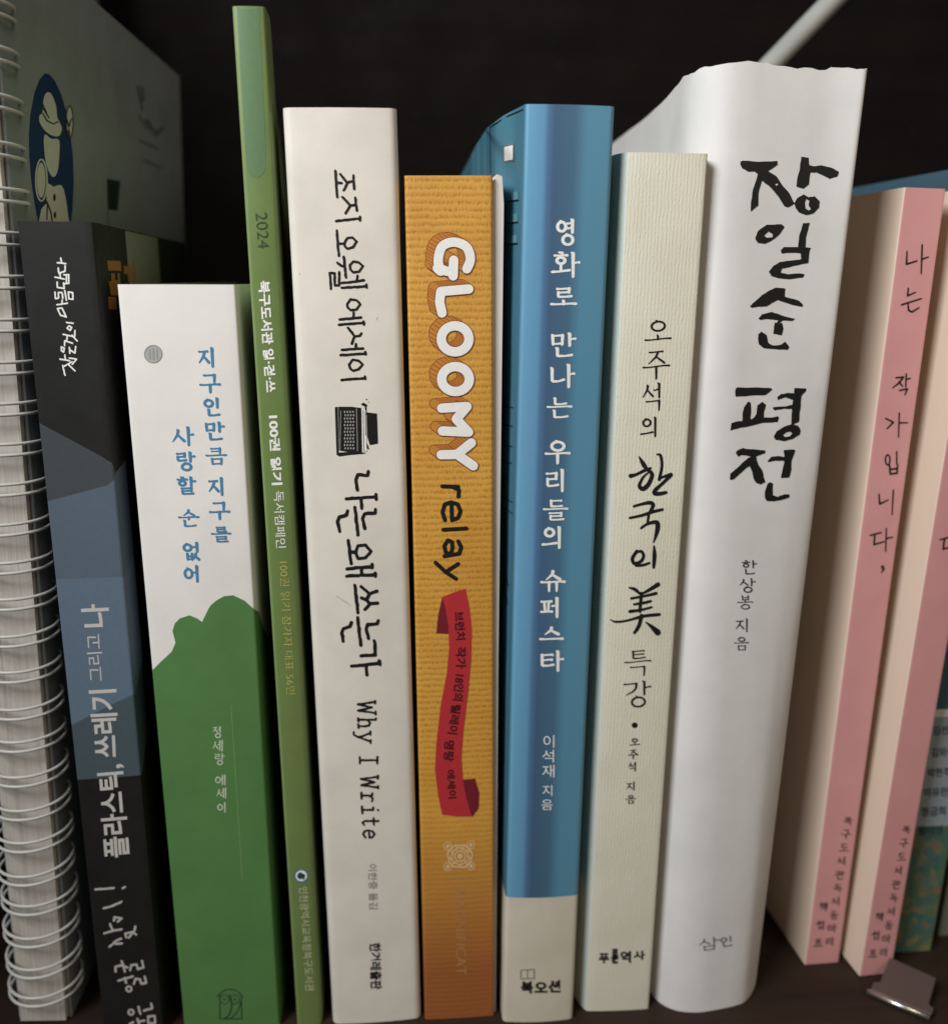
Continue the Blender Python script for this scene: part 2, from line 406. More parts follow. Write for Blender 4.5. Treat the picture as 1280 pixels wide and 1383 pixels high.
    def wrap(s, name, P, mat, lv=1, step=(.0012, .01), z0=.0, z1=None):
        """polygon given in (path length, height), clipped to the cover"""
        P = [(min(max(q, .0002), s.S-.0002), min(max(z, z0), z1 or s.h)) for q, z in P]
        Q = []
        for (a, b), (c, e) in zip(P, P[1:]+P[:1]):       # split the outline at every fold of the cover
            ts = {0.}
            if abs(c-a) > 1e-7: ts |= {(k-a)/(c-a) for k in s.cum if 1e-3 < (k-a)/(c-a) < .999}
            m = int(abs(e-b)/.006)+1; ts |= {k/m for k in range(m)}
            Q += [(a+(c-a)*t, b+(e-b)*t) for t in sorted(ts)]
        q0, q1 = min(p[0] for p in P), max(p[0] for p in P); zz0, zz1 = min(p[1] for p in P), max(p[1] for p in P)
        rows = int((zz1-zz0)/.006)+1; n = len(s.cum)-1
        def fold(q):                                     # unequal strips mapped to equal columns before triangulating
            i = next((i for i in range(n) if q <= s.cum[i+1]), n-1); return (i+(q-s.cum[i])/(s.cum[i+1]-s.cum[i]))*6
        def unfold(f):
            i = min(max(int(f/6), 0), n-1); return s.cum[i]+(f/6-i)*(s.cum[i+1]-s.cum[i])
        V, F = union([[(fold(a), b*1000) for a, b in Q]], (), None, [(fold(k), 1000*(zz0+(zz1-zz0)*(j+.5)/rows)) for k in s.cum if q0 < k < q1 for j in range(rows)])
        V = [(unfold(a), b/1000) for a, b in V]
        return mesh_obj(name, [s.at(q, z, .00004*lv) for q, z in V], F, mat, s.root)

# ------------------------------------------------------------------ shelf
def wood(name, a, b, rough):
    n = N(name); v = n.coord((3, 60, 60)); g = n.noise(2.2, v, 6, .65); v2 = n.coord((1, 1, 1)); sp = n.noise(700, v2, 2)
    c = n.mix(n.ramp(g, [(.3, 0.), (.7, 1.)]), a, b)
    c = n.mix(n.ramp(sp, [(.77, 0.), (.80, .55)]), c, (.22, .17, .13, 1))
    n.link(c, n.b.inputs['Base Color']); n.link(n.ramp(n.noise(40, v2, 4), [(.3, rough-.1), (.7, rough+.12)]), n.b.inputs['Roughness'])
    n.bump(g, .25, .0002); return n.m
shelf_m = wood('shelf_wood', (.014, .0075, .005, 1), (.030, .016, .010, 1), .6)
shelf_m.node_tree.nodes['Principled BSDF'].inputs['Specular IOR Level'].default_value = .25
back_m = wood('back_wood', (.0045, .0036, .0034, 1), (.007, .005, .0045, 1), .85)
back_m.node_tree.nodes['Principled BSDF'].inputs['Specular IOR Level'].default_value = .12
def struct(o): o['kind'] = 'structure'; return o
struct(bevel_box('shelf_floor', -.42, .5, .02, .47, -.02, 0, shelf_m, r=.0015))
struct(bevel_box('added_shade_panel', -.185, -.165, .12, .47, 0, .36, shelf_m, r=.001))  # unseen panel, added to hold window light back from the leftmost books
struct(bevel_box('shelf_back', -.42, .5, .472, .48, -.02, .5, back_m, r=.001))

ink_black = ink('ink_black', (.012, .012, .011, 1), .45)
ink_grey = ink('ink_grey', (.16, .15, .14, 1), .6)
ink_white = ink('ink_white', (.78, .77, .74, 1), .5)
pg = pages_mat('page_edges', (.62, .56, .46, 1))

# ---------------------------------------------------------------- 1 spiral notebook
def notebook():
    lean = radians(2.32); ax = Vector((cos(lean), 0, -sin(lean))); az = Vector((sin(lean), 0, cos(lean))); o = Vector((-.0970, .205, .0003))
    b = Book.__new__(Book); b.M = Matrix(((ax.x, 0, az.x, o.x), (0, 1, 0, o.y), (ax.z, 0, az.z, o.z), (0, 0, 0, 1))); b.Mi = b.M.inverted()
    b.root = link(bpy.data.objects.new('spiral_notebook', None)); b.root.matrix_world = b.M; b.root.empty_display_size = .02
    tag(b.root, 'tall spiral-bound notebook with white wire rings and grey-green cover at the far left', 'notebook')
    teal = paper('teal_board', (.245, .268, .290, 1), .42, .05, .2)
    n = N('notebook_pages'); v = n.coord((1, .02, .02)); a = n.noise(2300, v, 3, .6); bb = n.noise(420, n.coord((1, .04, .015)), 2)
    c = n.mix(n.ramp(a, [(.35, 0.), (.7, 1.)]), (.43, .40, .36, 1), (.58, .54, .50, 1))
    c = n.mix(n.ramp(bb, [(.33, .5), (.40, 0.)]), c, (.26, .23, .21, 1))
    n.link(c, n.b.inputs['Base Color']); n.b.inputs['Roughness'].default_value = .85; n.bump(a, .5, .00015)
    h = .2565; W = .01135
    bevel_box('page_block', -W/2, W/2, 0, .150, .0005, h-.001, n.m, b.root, 0)
    for u0, u1 in ((W/2+.0002, W/2+.0010), (-W/2-.0010, -W/2-.0002)):
        o2 = bevel_box('cover_board', u0, u1, .0015, .153, 0, h, teal, b.root, .0002, 1)
        if u0 > 0:
            b.bvh = BVHTree.FromPolygons([v.co.copy() for v in o2.data.vertices], [tuple(p.vertices) for p in o2.data.polygons]); b.w = W
    wire = N('white_wire'); wire.b.inputs['Base Color'].default_value = (.50, .50, .48, 1); wire.b.inputs['Roughness'].default_value = .42; wire.b.inputs['Specular IOR Level'].default_value = .4
    first = None
    for k in range(-21, 8):
        z = .1948+.0088*k+random.uniform(-.0002, .0002)
        if z < .003 or z > h-.003: continue
        if first is None:
            V = []
            A, B, c0 = W/2+.0030, .0086, .0042
            pts = [(A*sin(t), c0-B*cos(t), -.0012) for t in [radians(x) for x in range(-142, 143, 12)]]
            pts2 = [(x, y, .0012) for x, y, _ in pts[::-1]]
            mid = [(pts[-1][0]-.0004, pts[-1][1]+.0009, 0)]; mid2 = [(pts[0][0]+.0004, pts[0][1]+.0009, 0)]
            first = tube('wire_ring', pts+mid+pts2+mid2, .00038, wire.m, b.root, closed=True, n=8); r = first; Z0 = z
        else:
            r = link(first.copy(), b.root)
        r.location = (random.uniform(-.0002, .0002), random.uniform(-.0003, .0002), z); r.rotation_euler = (random.uniform(-.02, .02), random.uniform(-.015, .015), random.uniform(-.02, .02))
    # emblem on the cover
    navy = ink('ink_navy', (.008, .028, .115, 1), .5); pale = ink('ink_pale', (.58, .58, .54, 1), .5); dk = ink('ink_dark', (.01, .012, .016, 1), .5)
    C = crop(0, 0, 4.19)
    b.polys('emblem_oval', [C([(252, 412), (222, 450), (195, 520), (172, 640), (163, 760), (165, 880), (175, 1010), (195, 1150), (215, 1260), (235, 1340), (390, 1340), (410, 1180), (417, 1030), (412, 880), (395, 740), (372, 620), (345, 530), (310, 455), (280, 420)])], navy, 1, step=(12, 12))
    b.polys('emblem_cap', [smooth_pts(C([(245, 555), (265, 520), (292, 535), (315, 600), (322, 660), (335, 690), (348, 725), (335, 765), (300, 768), (255, 740), (222, 690), (222, 650), (238, 635)]), 3, True)], pale, 2)
    b.polys('emblem_cap_lines', stroke(C([(240, 590), (262, 640)]), 1.6)+stroke(C([(240, 610), (275, 665)]), 1.6)+stroke(C([(240, 640), (262, 680), (300, 700), (325, 688)]), 1.7), dk, 3)
    b.polys('emblem_head', [smooth_pts(C([(250, 760), (290, 785), (332, 790), (333, 880), (325, 960), (305, 1000), (280, 980), (258, 920), (248, 840)]), 3, True)], pale, 2)
    b.polys('emblem_body', [smooth_pts(C([(262, 1035), (300, 1055), (345, 1045), (368, 1110), (385, 1230), (395, 1340), (225, 1340), (232, 1180), (262, 1150)]), 2, True)], pale, 2)
    b.polys('emblem_lens', stroke(C([(230+32*cos(a), 1018+118*sin(a)) for a in [pi*k/12 for k in range(24)]]), 2.2, closed=True), pale, 4)
    b.polys('emblem_glass', [C([(230+24*cos(a), 1018+100*sin(a)) for a in [pi*k/12 for k in range(24)]])], pale, 3)
    b.polys('emblem_lines', stroke(C([(262, 1140), (285, 1200), (292, 1250)]), 1.6)+stroke(C([(265, 1150), (262, 1240)]), 1.4)+[C(ellipse(305, 1115, 7, 20)), C(ellipse(308, 1215, 7, 18))], dk, 4)
    b.polys('emblem_bubble', stroke(C([(392+20*cos(a), 690+92*sin(a)) for a in [pi*k/12 for k in range(24)]]), 1.5, closed=True), dk, 2)
    b.polys('emblem_bubble_face', [C(ellipse(392, 690, 18, 86))], pale, 1)
    b.polys('emblem_bubble_mark', stroke(C([(378, 680), (388, 715), (402, 670)]), 1.6), dk, 3)
    D = crop(0, 0, 5.12)
    faint = ink('ink_faint', (.10, .12, .12, 1), .5)
    b.polys('cover_print', stroke(D([(950, 590), (985, 760)]), 3)+stroke(D([(980, 600), (990, 690)]), 4)+stroke(D([(960, 800), (1010, 880), (1060, 890)]), 2.4)+stroke(D([(1010, 830), (1080, 930), (1120, 880)]), 5)+stroke(D([(965, 970), (1100, 1030)]), 2.5)+stroke(D([(1000, 1110), (1120, 1160)]), 3), faint, 1)
    E_ = crop(0, 180, 5.12)
    b.polys('dark_tab', [E_([(738, 312), (832, 328), (812, 535), (745, 525)])], ink('ink_green_black', (.008, .022, .018, 1), .5), 1)
    b.polys('tab_line', stroke(E_([(745, 530), (748, 640)]), .9), ink('ink_green_black', (.008, .022, .018, 1)), 1)
notebook()

# ---------------------------------------------------------------- 2 black book
w, d = .0149, .11
prof = [(-w/2, d), (-w/2, .09), (-w/2, .05), (-w/2, .015), (-w/2, .0005), (-w/2+.0002, .0001)]+[(-w/2+.0005+(w-.001)*k/10, -.00006*(1-(2*k/10-1)**2)) for k in range(11)]+[(w/2-.0002, .0001), (w/2, .0005)]+[(w/2-.07*y, y) for y in (.015, .05, .09, d)]
black = paper('black_card', (.011, .0105, .0100, 1), .6, .12, .3, spec=.3)
bk = Book('black_book', 'black book with slate-blue patches on its spine beside the spiral notebook', -.0727, .2, -.2, .35, w, .1978, d, black, pg, prof=prof)
def facets(b, name, P, m, lv):
    return b.wrap(name, P, m, lv, step=(.0015, .012))
sL = bk.sz(90, 800)[0]; sL = bk.cum[5]; sR = bk.cum[-5]
Z = lambda x, y: bk.sz(x, y)[1]
slate = ink('ink_slate', (.055, .062, .068, 1), .5); blue1 = ink('ink_slate_blue', (.088, .118, .155, 1), .5); blue2 = ink('ink_dusty_blue', (.105, .150, .205, 1), .5); slate2 = ink('ink_deep_slate', (.060, .085, .100, 1), .5)
R = d+w+.010
z1, z2, z3, z4, z5, z6, z7 = Z(52, 571), Z(161, 628), Z(64, 677), Z(150, 655), Z(75, 782), Z(168, 778), Z(97, 974)
facets(bk, 'slate_patch', [(sL, z3), (sL+(sR-sL)*.88, z4), (sR-.0006, Z(160, 645)), (sR, Z(160, 635)), (sR-.0006, Z(158, 622)), (sL+(sR-sL)*.8, Z(145, 615)), (sL, z1)], slate, 1)
facets(bk, 'blue_patch', [(sL, z5), (sR, z6), (R, z6+.002), (R, z2), (sR, Z(160, 635)), (sR-.0006, Z(160, 645)), (sL+(sR-sL)*.88, z4), (sL, z3)], blue1, 1)
q = (sR-sL)
facets(bk, 'dusty_blue_patch', [(sL, z7-.001), (sL+q*.28, Z(116, 967)), (sL+q*.7, Z(152, 949)), (sR, Z(181, 936)), (R, Z(181, 936)+.004), (R, z6+.002), (sR, z6), (sL, z5)], blue2, 1)
z8 = Z(105, 1053)
facets(bk, 'deep_slate_patch', [(sL, z8), (sR, Z(189, 1047)), (R-.002, Z(189, 1047)+.006), (R, Z(181, 936)+.004), (sR, Z(181, 936)), (sL+q*.7, Z(152, 949)), (sL+q*.28, Z(116, 967)), (sL, z7-.001)], slate2, 1)
facets(bk, 'pale_panel', [(d+w+.030, .001), (d+w+.066, .001), (d+w+.066, .1975), (d+w+.028, .1975)], ink('ink_cover_pale', (.22, .205, .185, 1), .6), 1)
grey_t = ink('ink_light_grey', (.52, .50, .47, 1), .5)
def addl(b, name, parts, m, lv=2):
    V, F = join(parts); return b.decal(name, V, F, m, lv)
addl(bk, 'title_lettering', [line_text('플라스틱,', (158.2, 1158), (148, 1033), 34, 34, .022, (-.08, .83)), line_text('쓰레기', (143.8, 1022.8), (138.6, 931.5), 33, 36, .022, (-.08, .83)),
    line_text('그리고', (130.3, 920), (126.2, 857), 20, 21, .0, (-.08, .83)), line_text('나', (129.4, 847), (128, 816), 36, 36, .022, (-.08, .83))], grey_t)
K = crop(40, 320, 6.917)
S_ = [[(262, 238), (338, 248)], [(292, 195), (300, 240)], [(268, 288), (276, 338)], [(276, 338), (332, 318), (334, 268)], [(258, 420), (262, 470), (325, 480), (318, 428)], [(237, 373), (325, 392)], [(285, 345), (290, 385)],
      [(322, 352), (368, 352)], [(325, 435), (368, 432)], [(345, 355), (345, 432)], [(366, 352), (366, 432)], [(238, 515), (243, 575), (272, 570), (270, 518), (305, 518), (312, 572)], [(330, 500), (345, 590)], [(362, 512), (404, 518), (406, 582), (368, 576), (362, 512)],
      [(258, 632), (354, 618)], [(305, 590), (306, 625)], [(262, 668), (303, 662), (343, 745), (290, 730), (262, 668)], [(345, 797), (408, 805)], [(352, 850), (370, 828), (395, 845), (380, 872), (352, 850)],
      [(328, 1015), (330, 968), (402, 992)], [(315, 908), (392, 925), (420, 932)], [(352, 925), (350, 960)], [(425, 872), (422, 928)], [(398, 918), (446, 970)], [(298, 1025), (325, 1040), (318, 1075), (298, 1060), (298, 1025)], [(285, 1140), (375, 1155)], [(330, 1100), (335, 1145)],
      [(372, 1030), (378, 1085)], [(378, 1055), (425, 1085), (432, 1022)], [(310, 1200), (332, 1290)], [(318, 1210), (398, 1165)], [(368, 1195), (425, 1250)], [(400, 1188), (440, 1140), (372, 1130)]]
bk.polys('handwritten_lettering', sum([stroke(K(s), 2.1, jit=.06) for s in S_], []), ink_white, 2)
K = crop(100, 1160, 6.2)
S_ = [[(178, 256), (335, 245)], [(407, 248), (428, 235)], [(248, 415), (320, 395), (398, 360)], [(335, 520), (340, 490), (400, 498), (368, 525)], [(302, 545), (320, 590)], [(252, 626), (330, 602), (400, 590)], [(297, 738), (350, 690), (395, 668)], [(348, 712), (402, 708)],
      [(437, 658), (430, 628), (495, 612), (458, 662)], [(515, 568), (500, 620), (522, 635)], [(350, 945), (346, 905), (402, 890)], [(400, 855), (428, 945)], [(402, 895), (450, 910)], [(470, 935), (480, 890), (524, 886), (536, 925), (582, 910), (570, 855)], [(372, 1020), (492, 985)], [(425, 997), (436, 1038)],
      [(500, 1050), (515, 1005), (552, 1010), (562, 1047), (605, 1040), (592, 985)], [(540, 1240), (556, 1300)], [(587, 1272), (655, 1252), (645, 1212)], [(620, 1322), (675, 1316), (680, 1375), (625, 1378), (620, 1322)], [(470, 1383), (495, 1370)], [(530, 1340), (548, 1390)], [(540, 1365), (590, 1355)]]
bk.polys('lower_lettering', sum([stroke(K(s), 3.0, jit=.07) for s in S_], [])+stroke(K(ellipse(460, 1090, 22, 22, 10)), 2.8, closed=True)+stroke(K(ellipse(478, 1285, 22, 22, 10)), 2.8, closed=True), ink('ink_mid_grey', (.45, .43, .40, 1)), 2)
K = crop(0, 180, 5.12)
bk.polys('orange_blocks', [K(p) for p in ([(738, 878), (832, 882), (838, 950), (745, 947)], [(765, 965), (790, 968), (793, 1012), (812, 1012), (808, 966), (824, 968), (840, 1120), (765, 1120), (750, 1022), (768, 1020)], [(852, 915), (905, 920), (908, 1030), (885, 1025), (880, 975), (856, 970)], [(912, 880), (925, 885), (942, 1030), (922, 1030)], [(745, 1130), (800, 1130), (805, 1220), (750, 1215)])], ink('ink_orange', (.32, .14, .035, 1)), 2)

# ---------------------------------------------------------------- 3 white and green book
w, d = .0241, .135
wg = Book('white_and_green_book', 'short white book with blue lettering and a green tree shape printed below', -.0480, .2, 0, -.07, w, .1855, d, paper('white_laid_card', (.70, .675, .64, 1), .6, .03, .35, grain=900), pg, r=.0006, bulge=.0003)
sL, sR = wg.cum[4], wg.cum[-5]
T = [(205.5, 905), (218, 893), (232, 880), (237, 868), (233, 852), (236, 842), (243, 835), (256, 831), (266, 835), (273, 840), (278, 829), (284, 818), (292, 811), (303, 805), (315, 804), (330, 811), (340, 820)]
P = [wg.sz(*p) for p in T]; zt = P[0][1]
P = [(sL-.03, zt-.004), (sL, zt-.0005)]+P[1:]+[(sR, Z(343, 823) if 0 else wg.sz(344, 825)[1]), (sR+.004, wg.sz(344, 835)[1]), (sR+.009, wg.sz(344, 870)[1]), (sR+.016, wg.sz(344, 900)[1]), (sR+.06, wg.sz(344, 915)[1]), (sR+.06, .0003), (sL-.03, .0003)]
green = paper('tree_green', (.080, .190, .058, 1), .55, .05, .35, grain=900)
wg.wrap('tree_print', P, green, 1, step=(.0015, .008))
blue_t = ink('ink_blue', (.060, .205, .365, 1), .5)
K = crop(220, 440, 3.842)
def boxes(b, name, K, L, w, m, lv=2, grow=1.0, **kw):
    out = []
    for ch, x0, x1, y0, y1 in L:
        (a0, b0), (a1, b1) = K([(x0, y0), (x1, y1)])
        out += serif(ch, (a0+a1)/2, (b0+b1)/2, (a1-a0)*.94-w*.5, (b1-b0)*.95-w*.8, w, **kw)
    return b.polys(name, out, m, lv)
boxes(wg, 'title_lettering', K, [('지', 180, 280, 103, 222), ('구', 188, 300, 243, 352), ('인', 205, 307, 365, 475), ('만', 210, 320, 490, 600), ('큼', 220, 332, 625, 727), ('지', 232, 328, 778, 888), ('구', 238, 348, 907, 1010), ('를', 248, 355, 1035, 1130),
      ('사', 43, 160, 515, 630), ('랑', 62, 168, 645, 757), ('할', 68, 172, 775, 882), ('순', 78, 190, 945, 1050), ('없', 97, 203, 1115, 1222), ('어', 105, 200, 1235, 1338)], 4.0, blue_t, skew=.05)
K = crop(260, 940, 3.122)
small = lambda b, name, K, L, w, m, lv=2, **kw: boxes(b, name, K, [(c, x-a/2, x+a/2, y-h/2, y+h/2) for c, x, y, a, h in L], w, m, lv, **kw)
pale_g = ink('ink_pale_green', (.55, .60, .46, 1))
small(wg, 'author_lettering', K, [('정', 105, 152, 44, 54), ('세', 107, 210, 48, 54), ('랑', 113, 266, 46, 54), ('에', 118, 355, 48, 50), ('세', 122, 410, 46, 50), ('이', 125, 470, 44, 48)], 1.6, pale_g, 2)
wg.polys('divider_line', stroke(K([(163, 40), (186, 400), (210, 770)]), .8), ink('ink_line_green', (.20, .30, .13, 1)), 2)
dkg = ink('ink_dark_green', (.02, .045, .018, 1))
wg.polys('publisher_mark', stroke(K([(115, 1262), (116, 1362), (208, 1362), (205, 1265)]), 1.6)+stroke(K([(102, 1270), (128, 1246), (158, 1237), (190, 1246), (212, 1270)]), 1.4, 3)+stroke(K(ellipse(134, 1280, 19, 19)), 1.0, closed=True)+stroke(K(ellipse(178, 1280, 19, 19)), 1.0, closed=True)
         + stroke(K([(155, 1262), (166, 1300), (155, 1345), (132, 1362)]), 2, 3)+stroke(K([(205, 1285), (190, 1330), (160, 1360)]), 1.6, 3)+[K(ellipse(134, 1280, 5, 5, 8)), K(ellipse(178, 1280, 5, 5, 8))], dkg, 2)
silver = N('silver_seal'); silver.b.inputs['Base Color'].default_value = (.48, .47, .45, 1); silver.b.inputs['Roughness'].default_value = .4; silver.b.inputs['Metallic'].default_value = .35
wg.polys('round_seal', [ellipse(207, 478, 12.6, 12.6, 28)], silver.m, 1)
wg.polys('seal_relief', stroke(ellipse(207, 478, 11.6, 11.6, 28), 1.2, closed=True)+stroke([(202, 472), (202.5, 484)], 2.2)+stroke([(207, 471), (207.5, 485)], 2.2)+stroke([(212, 472), (212.5, 484)], 2.2), ink('ink_seal', (.30, .295, .28, 1), .35), 2)

# ---------------------------------------------------------------- 4 thin green booklet
w, d = .0063, .15
tgp = Book.profile(None, w, d, .0008, .0003)
tgt = [(x-(16*y*y/(1+22*y) if y > .001 else 0), y) for x, y in tgp[:3]]+[(-w/2-.0003, .012)]+tgp[4:-4]+[(w/2-.0002, .008), (w/2-.0018, .022), (w/2-.0062, .05), (w/2-.018, d)]
tgp = tgp[:3]+[(-w/2, .012)]+tgp[4:-4]+[(w/2, .008), (w/2, .022), (w/2, .05), (w/2, d)]
tgt[0:3] = [(-w/2-.018, d), (-w/2-.0062, .05), (-w/2-.0015, .022)]; tgp[0:3] = [(-w/2, d), (-w/2, .05), (-w/2, .022)]
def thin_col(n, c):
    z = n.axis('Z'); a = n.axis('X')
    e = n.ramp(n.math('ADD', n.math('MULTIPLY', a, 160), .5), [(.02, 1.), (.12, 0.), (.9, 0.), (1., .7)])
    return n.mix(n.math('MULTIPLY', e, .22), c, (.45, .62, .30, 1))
tg = Book('thin_green_booklet', 'tall thin green booklet with white and yellow lettering down its spine', -.0284, .2, 0, -.52, w, .2381, d, paper('green_gloss_card', (.135, .195, .060, 1), .38, .05, .15, spec=.5, extra=thin_col), pg, prof=tgp, top=tgt, nz=10)
K = crop(300, 0, 5.317)
tg.polys('rounded_bar', [K([(108, 45), (262, 45), (285, 400), (302, 800), (314, 1150), (312, 1210), (295, 1250), (250, 1278), (210, 1268), (185, 1235), (170, 1100), (150, 800), (125, 400)])], ink('ink_soft_teal', (.108, .182, .090, 1), .4), 1, step=(4, 8))
addl(tg, 'year_lettering', [line_text('2024', (352.5, 286.5), (356, 335), 15.5, 15, 0)], ink('ink_deep_green', (.035, .07, .03, 1)))
addl(tg, 'title_lettering', [line_text('북구도서관 읽·걷·쓰', (356.3, 379), (366, 529.5), 16, 15, .03), line_text('100권 읽기', (369.2, 561), (374.4, 655), 14.5, 14.5, .035), line_text('독서캠페인', (376.3, 663), (379.6, 740), 14, 13.5, .0)], ink_white)
addl(tg, 'series_lettering', [line_text('100권 읽기 참가자 대표 56인', (383.2, 758.6), (393, 938), 12.5, 12, -.008)], ink('ink_olive_yellow', (.46, .43, .12, 1)))
addl(tg, 'library_lettering', [line_text('인천광역시교육청북구도서관', (409.6, 1198), (418.6, 1339), 12, 12, .0)], ink('ink_pale_yellow', (.52, .52, .36, 1)))
K = crop(380, 1150, 5.94)
tg.polys('logo_halo', [K(ellipse(160, 196, 57, 57))], ink('ink_logo_blue', (.05, .16, .30, 1)), 1)
tg.polys('logo_disc', [K(ellipse(160, 196, 46, 44))], ink_white, 2)
tg.polys('logo_drop', [K(ellipse(152, 196, 26, 27, 16))]+stroke(K([(150, 172), (185, 190), (178, 222)]), 2), ink('ink_logo_dark', (.02, .05, .07, 1)), 3)

# ---------------------------------------------------------------- 5 cream book
w, d = .0228, .15
cb = Book('cream_book', 'thick cream book with black typewriter lettering and a typewriter picture on the spine', -.0111, .2, .6, -.63, w, .2199, d, paper('cream_card', (.665, .62, .55, 1), .5, .05, .35, spec=.4), pg, r=.0017, bulge=.0005)
K = crop(440, 220, 4.457)
ring = lambda P, w: stroke(P, w, closed=True, jit=.06)
S_ = [[(58, 45), (68, 205)], [(62, 115), (95, 120)], [(165, 72), (170, 155)], [(166, 108), (125, 116), (88, 65)], [(128, 122), (108, 163)], [(177, 208), (186, 287)], [(180, 250), (145, 255), (100, 203)], [(145, 258), (118, 302)], [(60, 348), (205, 332)], [(205, 322), (206, 345)],
      [(65, 405), (78, 558)], [(72, 482), (108, 485)], [(108, 565), (120, 688)], [(113, 628), (90, 615), (70, 600)], [(95, 722), (228, 706)], [(95, 750), (243, 742)], [(243, 730), (245, 748)], [(190, 678), (186, 710)], [(80, 656), (80, 735), (54, 737), (52, 662), (24, 660), (30, 757)],
      [(168, 898), (165, 935)], [(82, 940), (212, 930)], [(78, 972), (230, 962)], [(226, 952), (228, 972)], [(213, 1025), (205, 1040), (172, 1042), (132, 990)], [(172, 1045), (155, 1087)], [(180, 1088), (180, 1118)], [(95, 1124), (222, 1115)], [(90, 1156), (238, 1146)], [(237, 1136), (239, 1152)],
      [(95, 1305), (236, 1295)], [(236, 1283), (238, 1300)]]
P = sum([stroke(K(s), 3.5, jit=.09) for s in S_], [])
for q in ([(112, 480), (130, 450), (160, 448), (184, 472), (165, 505), (130, 515), (112, 498)], [(144, 615), (165, 592), (198, 598), (223, 620), (200, 652), (165, 658), (146, 638)], [(128, 848), (148, 820), (185, 825), (207, 850), (185, 880), (150, 886), (130, 868)], [(140, 1213), (162, 1183), (198, 1190), (221, 1213), (198, 1240), (165, 1250), (145, 1235)]):
    P += ring(K(q), 3.3)
cb.polys('series_lettering', P, ink_black, 2)
K = crop(440, 530, 3.456)
S_ = [[(197, 368), (196, 386), (148, 384), (139, 405), (148, 456)], [(95, 495), (234, 487)], [(232, 474), (234, 497)], [(165, 495), (166, 540)], [(232, 546), (229, 562), (180, 565), (171, 590), (181, 633)], [(135, 535), (150, 665)], [(102, 552), (96, 572), (62, 580), (55, 602), (65, 648)],
      [(105, 690), (118, 800)], [(112, 745), (140, 745)], [(100, 822), (216, 812)], [(215, 802), (216, 818)], [(95, 857), (230, 850)], [(230, 842), (232, 858)], [(166, 818), (168, 853)], [(238, 928), (203, 940), (165, 905)], [(203, 942), (188, 968)], [(240, 982), (206, 985), (188, 968)], [(165, 958), (188, 968)], [(206, 986), (182, 1014)], [(135, 900), (150, 1030)],
      [(245, 1064), (240, 1080), (196, 1082), (188, 1105), (198, 1148)], [(148, 1050), (163, 1180)], [(120, 1073), (112, 1092), (80, 1102), (75, 1125), (82, 1163)], [(225, 1158), (230, 1185), (230, 1226), (163, 1228)], [(120, 1278), (252, 1264)], [(250, 1252), (253, 1272)], [(188, 1272), (192, 1317)]]
P = sum([stroke(K(s), 4.6, jit=.09) for s in S_], [])+ring(K([(138, 748), (150, 715), (185, 712), (210, 741), (185, 772), (150, 775)]), 4.2)
cb.polys('title_lettering', P, ink_black, 2)
# typewriter picture
cb.polys('typewriter_picture', [K([(42, 68), (55, 66), (60, 280), (155, 275), (188, 285), (105, 292), (62, 298), (50, 290)]), K([(58, 66), (120, 66), (165, 72), (168, 280), (130, 282), (62, 270)]), K([(190, 92), (238, 98), (243, 238), (205, 245), (193, 205)])]
         + stroke(K([(168, 55), (185, 62), (188, 100)]), 2)+stroke(K([(188, 60), (175, 52)]), 3)+stroke(K([(190, 240), (198, 262)]), 2)+[K(ellipse(190, 32, 4, 3, 6)), K(ellipse(198, 44, 3, 2, 6))], ink_black, 2)
cb.polys('typewriter_keys', [K(ellipse(88+i*13+(j % 2)*3, 90+j*15.5, 3.6, 5.2, 8)) for i in range(4) for j in range(12)]+stroke(K([(143, 75), (148, 272)]), .8)+stroke(K([(70, 85), (66, 270)]), .7), ink('ink_key_grey', (.36, .34, .31, 1)), 3)
cb.polys('typewriter_carriage', [K([(167, 78), (186, 84), (190, 275), (172, 278)])], ink_white, 3)
cb.polys('typewriter_carriage_lines', stroke(K([(174, 82), (178, 275)]), .8)+stroke(K([(183, 88), (186, 200)]), .6), ink_black, 4)
# slab letters reading down
SL = {'W': ([[(0, 1), (.22, 0), (.5, .8), (.78, 0), (1, 1)], [(-.1, 1), (.16, 1)], [(.84, 1), (1.1, 1)]], 1.2), 'h': ([[(.1, 0), (.1, 1), (-.02, 1)], [(.1, .5), (.35, .68), (.62, .6), (.68, .4), (.68, 0)], [(-.05, 0), (.26, 0)], [(.52, 0), (.84, 0)]], 1.0), 'y': ([[(.05, .66), (.42, 0)], [(.82, .66), (.36, -.12), (.2, -.28), (-.05, -.28)], [(-.08, .66), (.2, .66)], [(.66, .66), (.95, .66)]], 1.0),
      'I': ([[(.5, 0), (.5, 1)], [(.2, 1), (.8, 1)], [(.2, 0), (.8, 0)]], 1.0), 'r': ([[(.25, 0), (.25, .65), (.02, .65)], [(.25, .4), (.5, .66), (.8, .6)], [(.0, 0), (.55, 0)]], .95), 'i': ([[(.42, 0), (.42, .65), (.15, .65)], [(.1, 0), (.76, 0)], [(.42, .92), (.43, .94)]], .9), 't': ([[(.35, .95), (.35, .12), (.5, .0), (.75, .08)], [(.05, .66), (.7, .66)]], .92), 'e': ([[(.1, .36), (.8, .36), (.74, .56), (.45, .68), (.18, .56), (.08, .33), (.18, .1), (.45, 0), (.78, .12)]], 1.0), ' ': ([], .62)}
P = []; tot = sum(SL[c][1] for c in 'Why I Write'); a = 0
for c in 'Why I Write':
    st, adv = SL[c]
    for s in st:
        q = []
        for x, y in s:
            t = (a+.1+x*.8)/tot; hh = 24-1.5*t; t2 = t*(1.04-.04*t)
            q.append((482.5+8.2*t2+y*hh, 946+190*t2))
        P += stroke(q, 2.9, jit=.1)
    a += adv
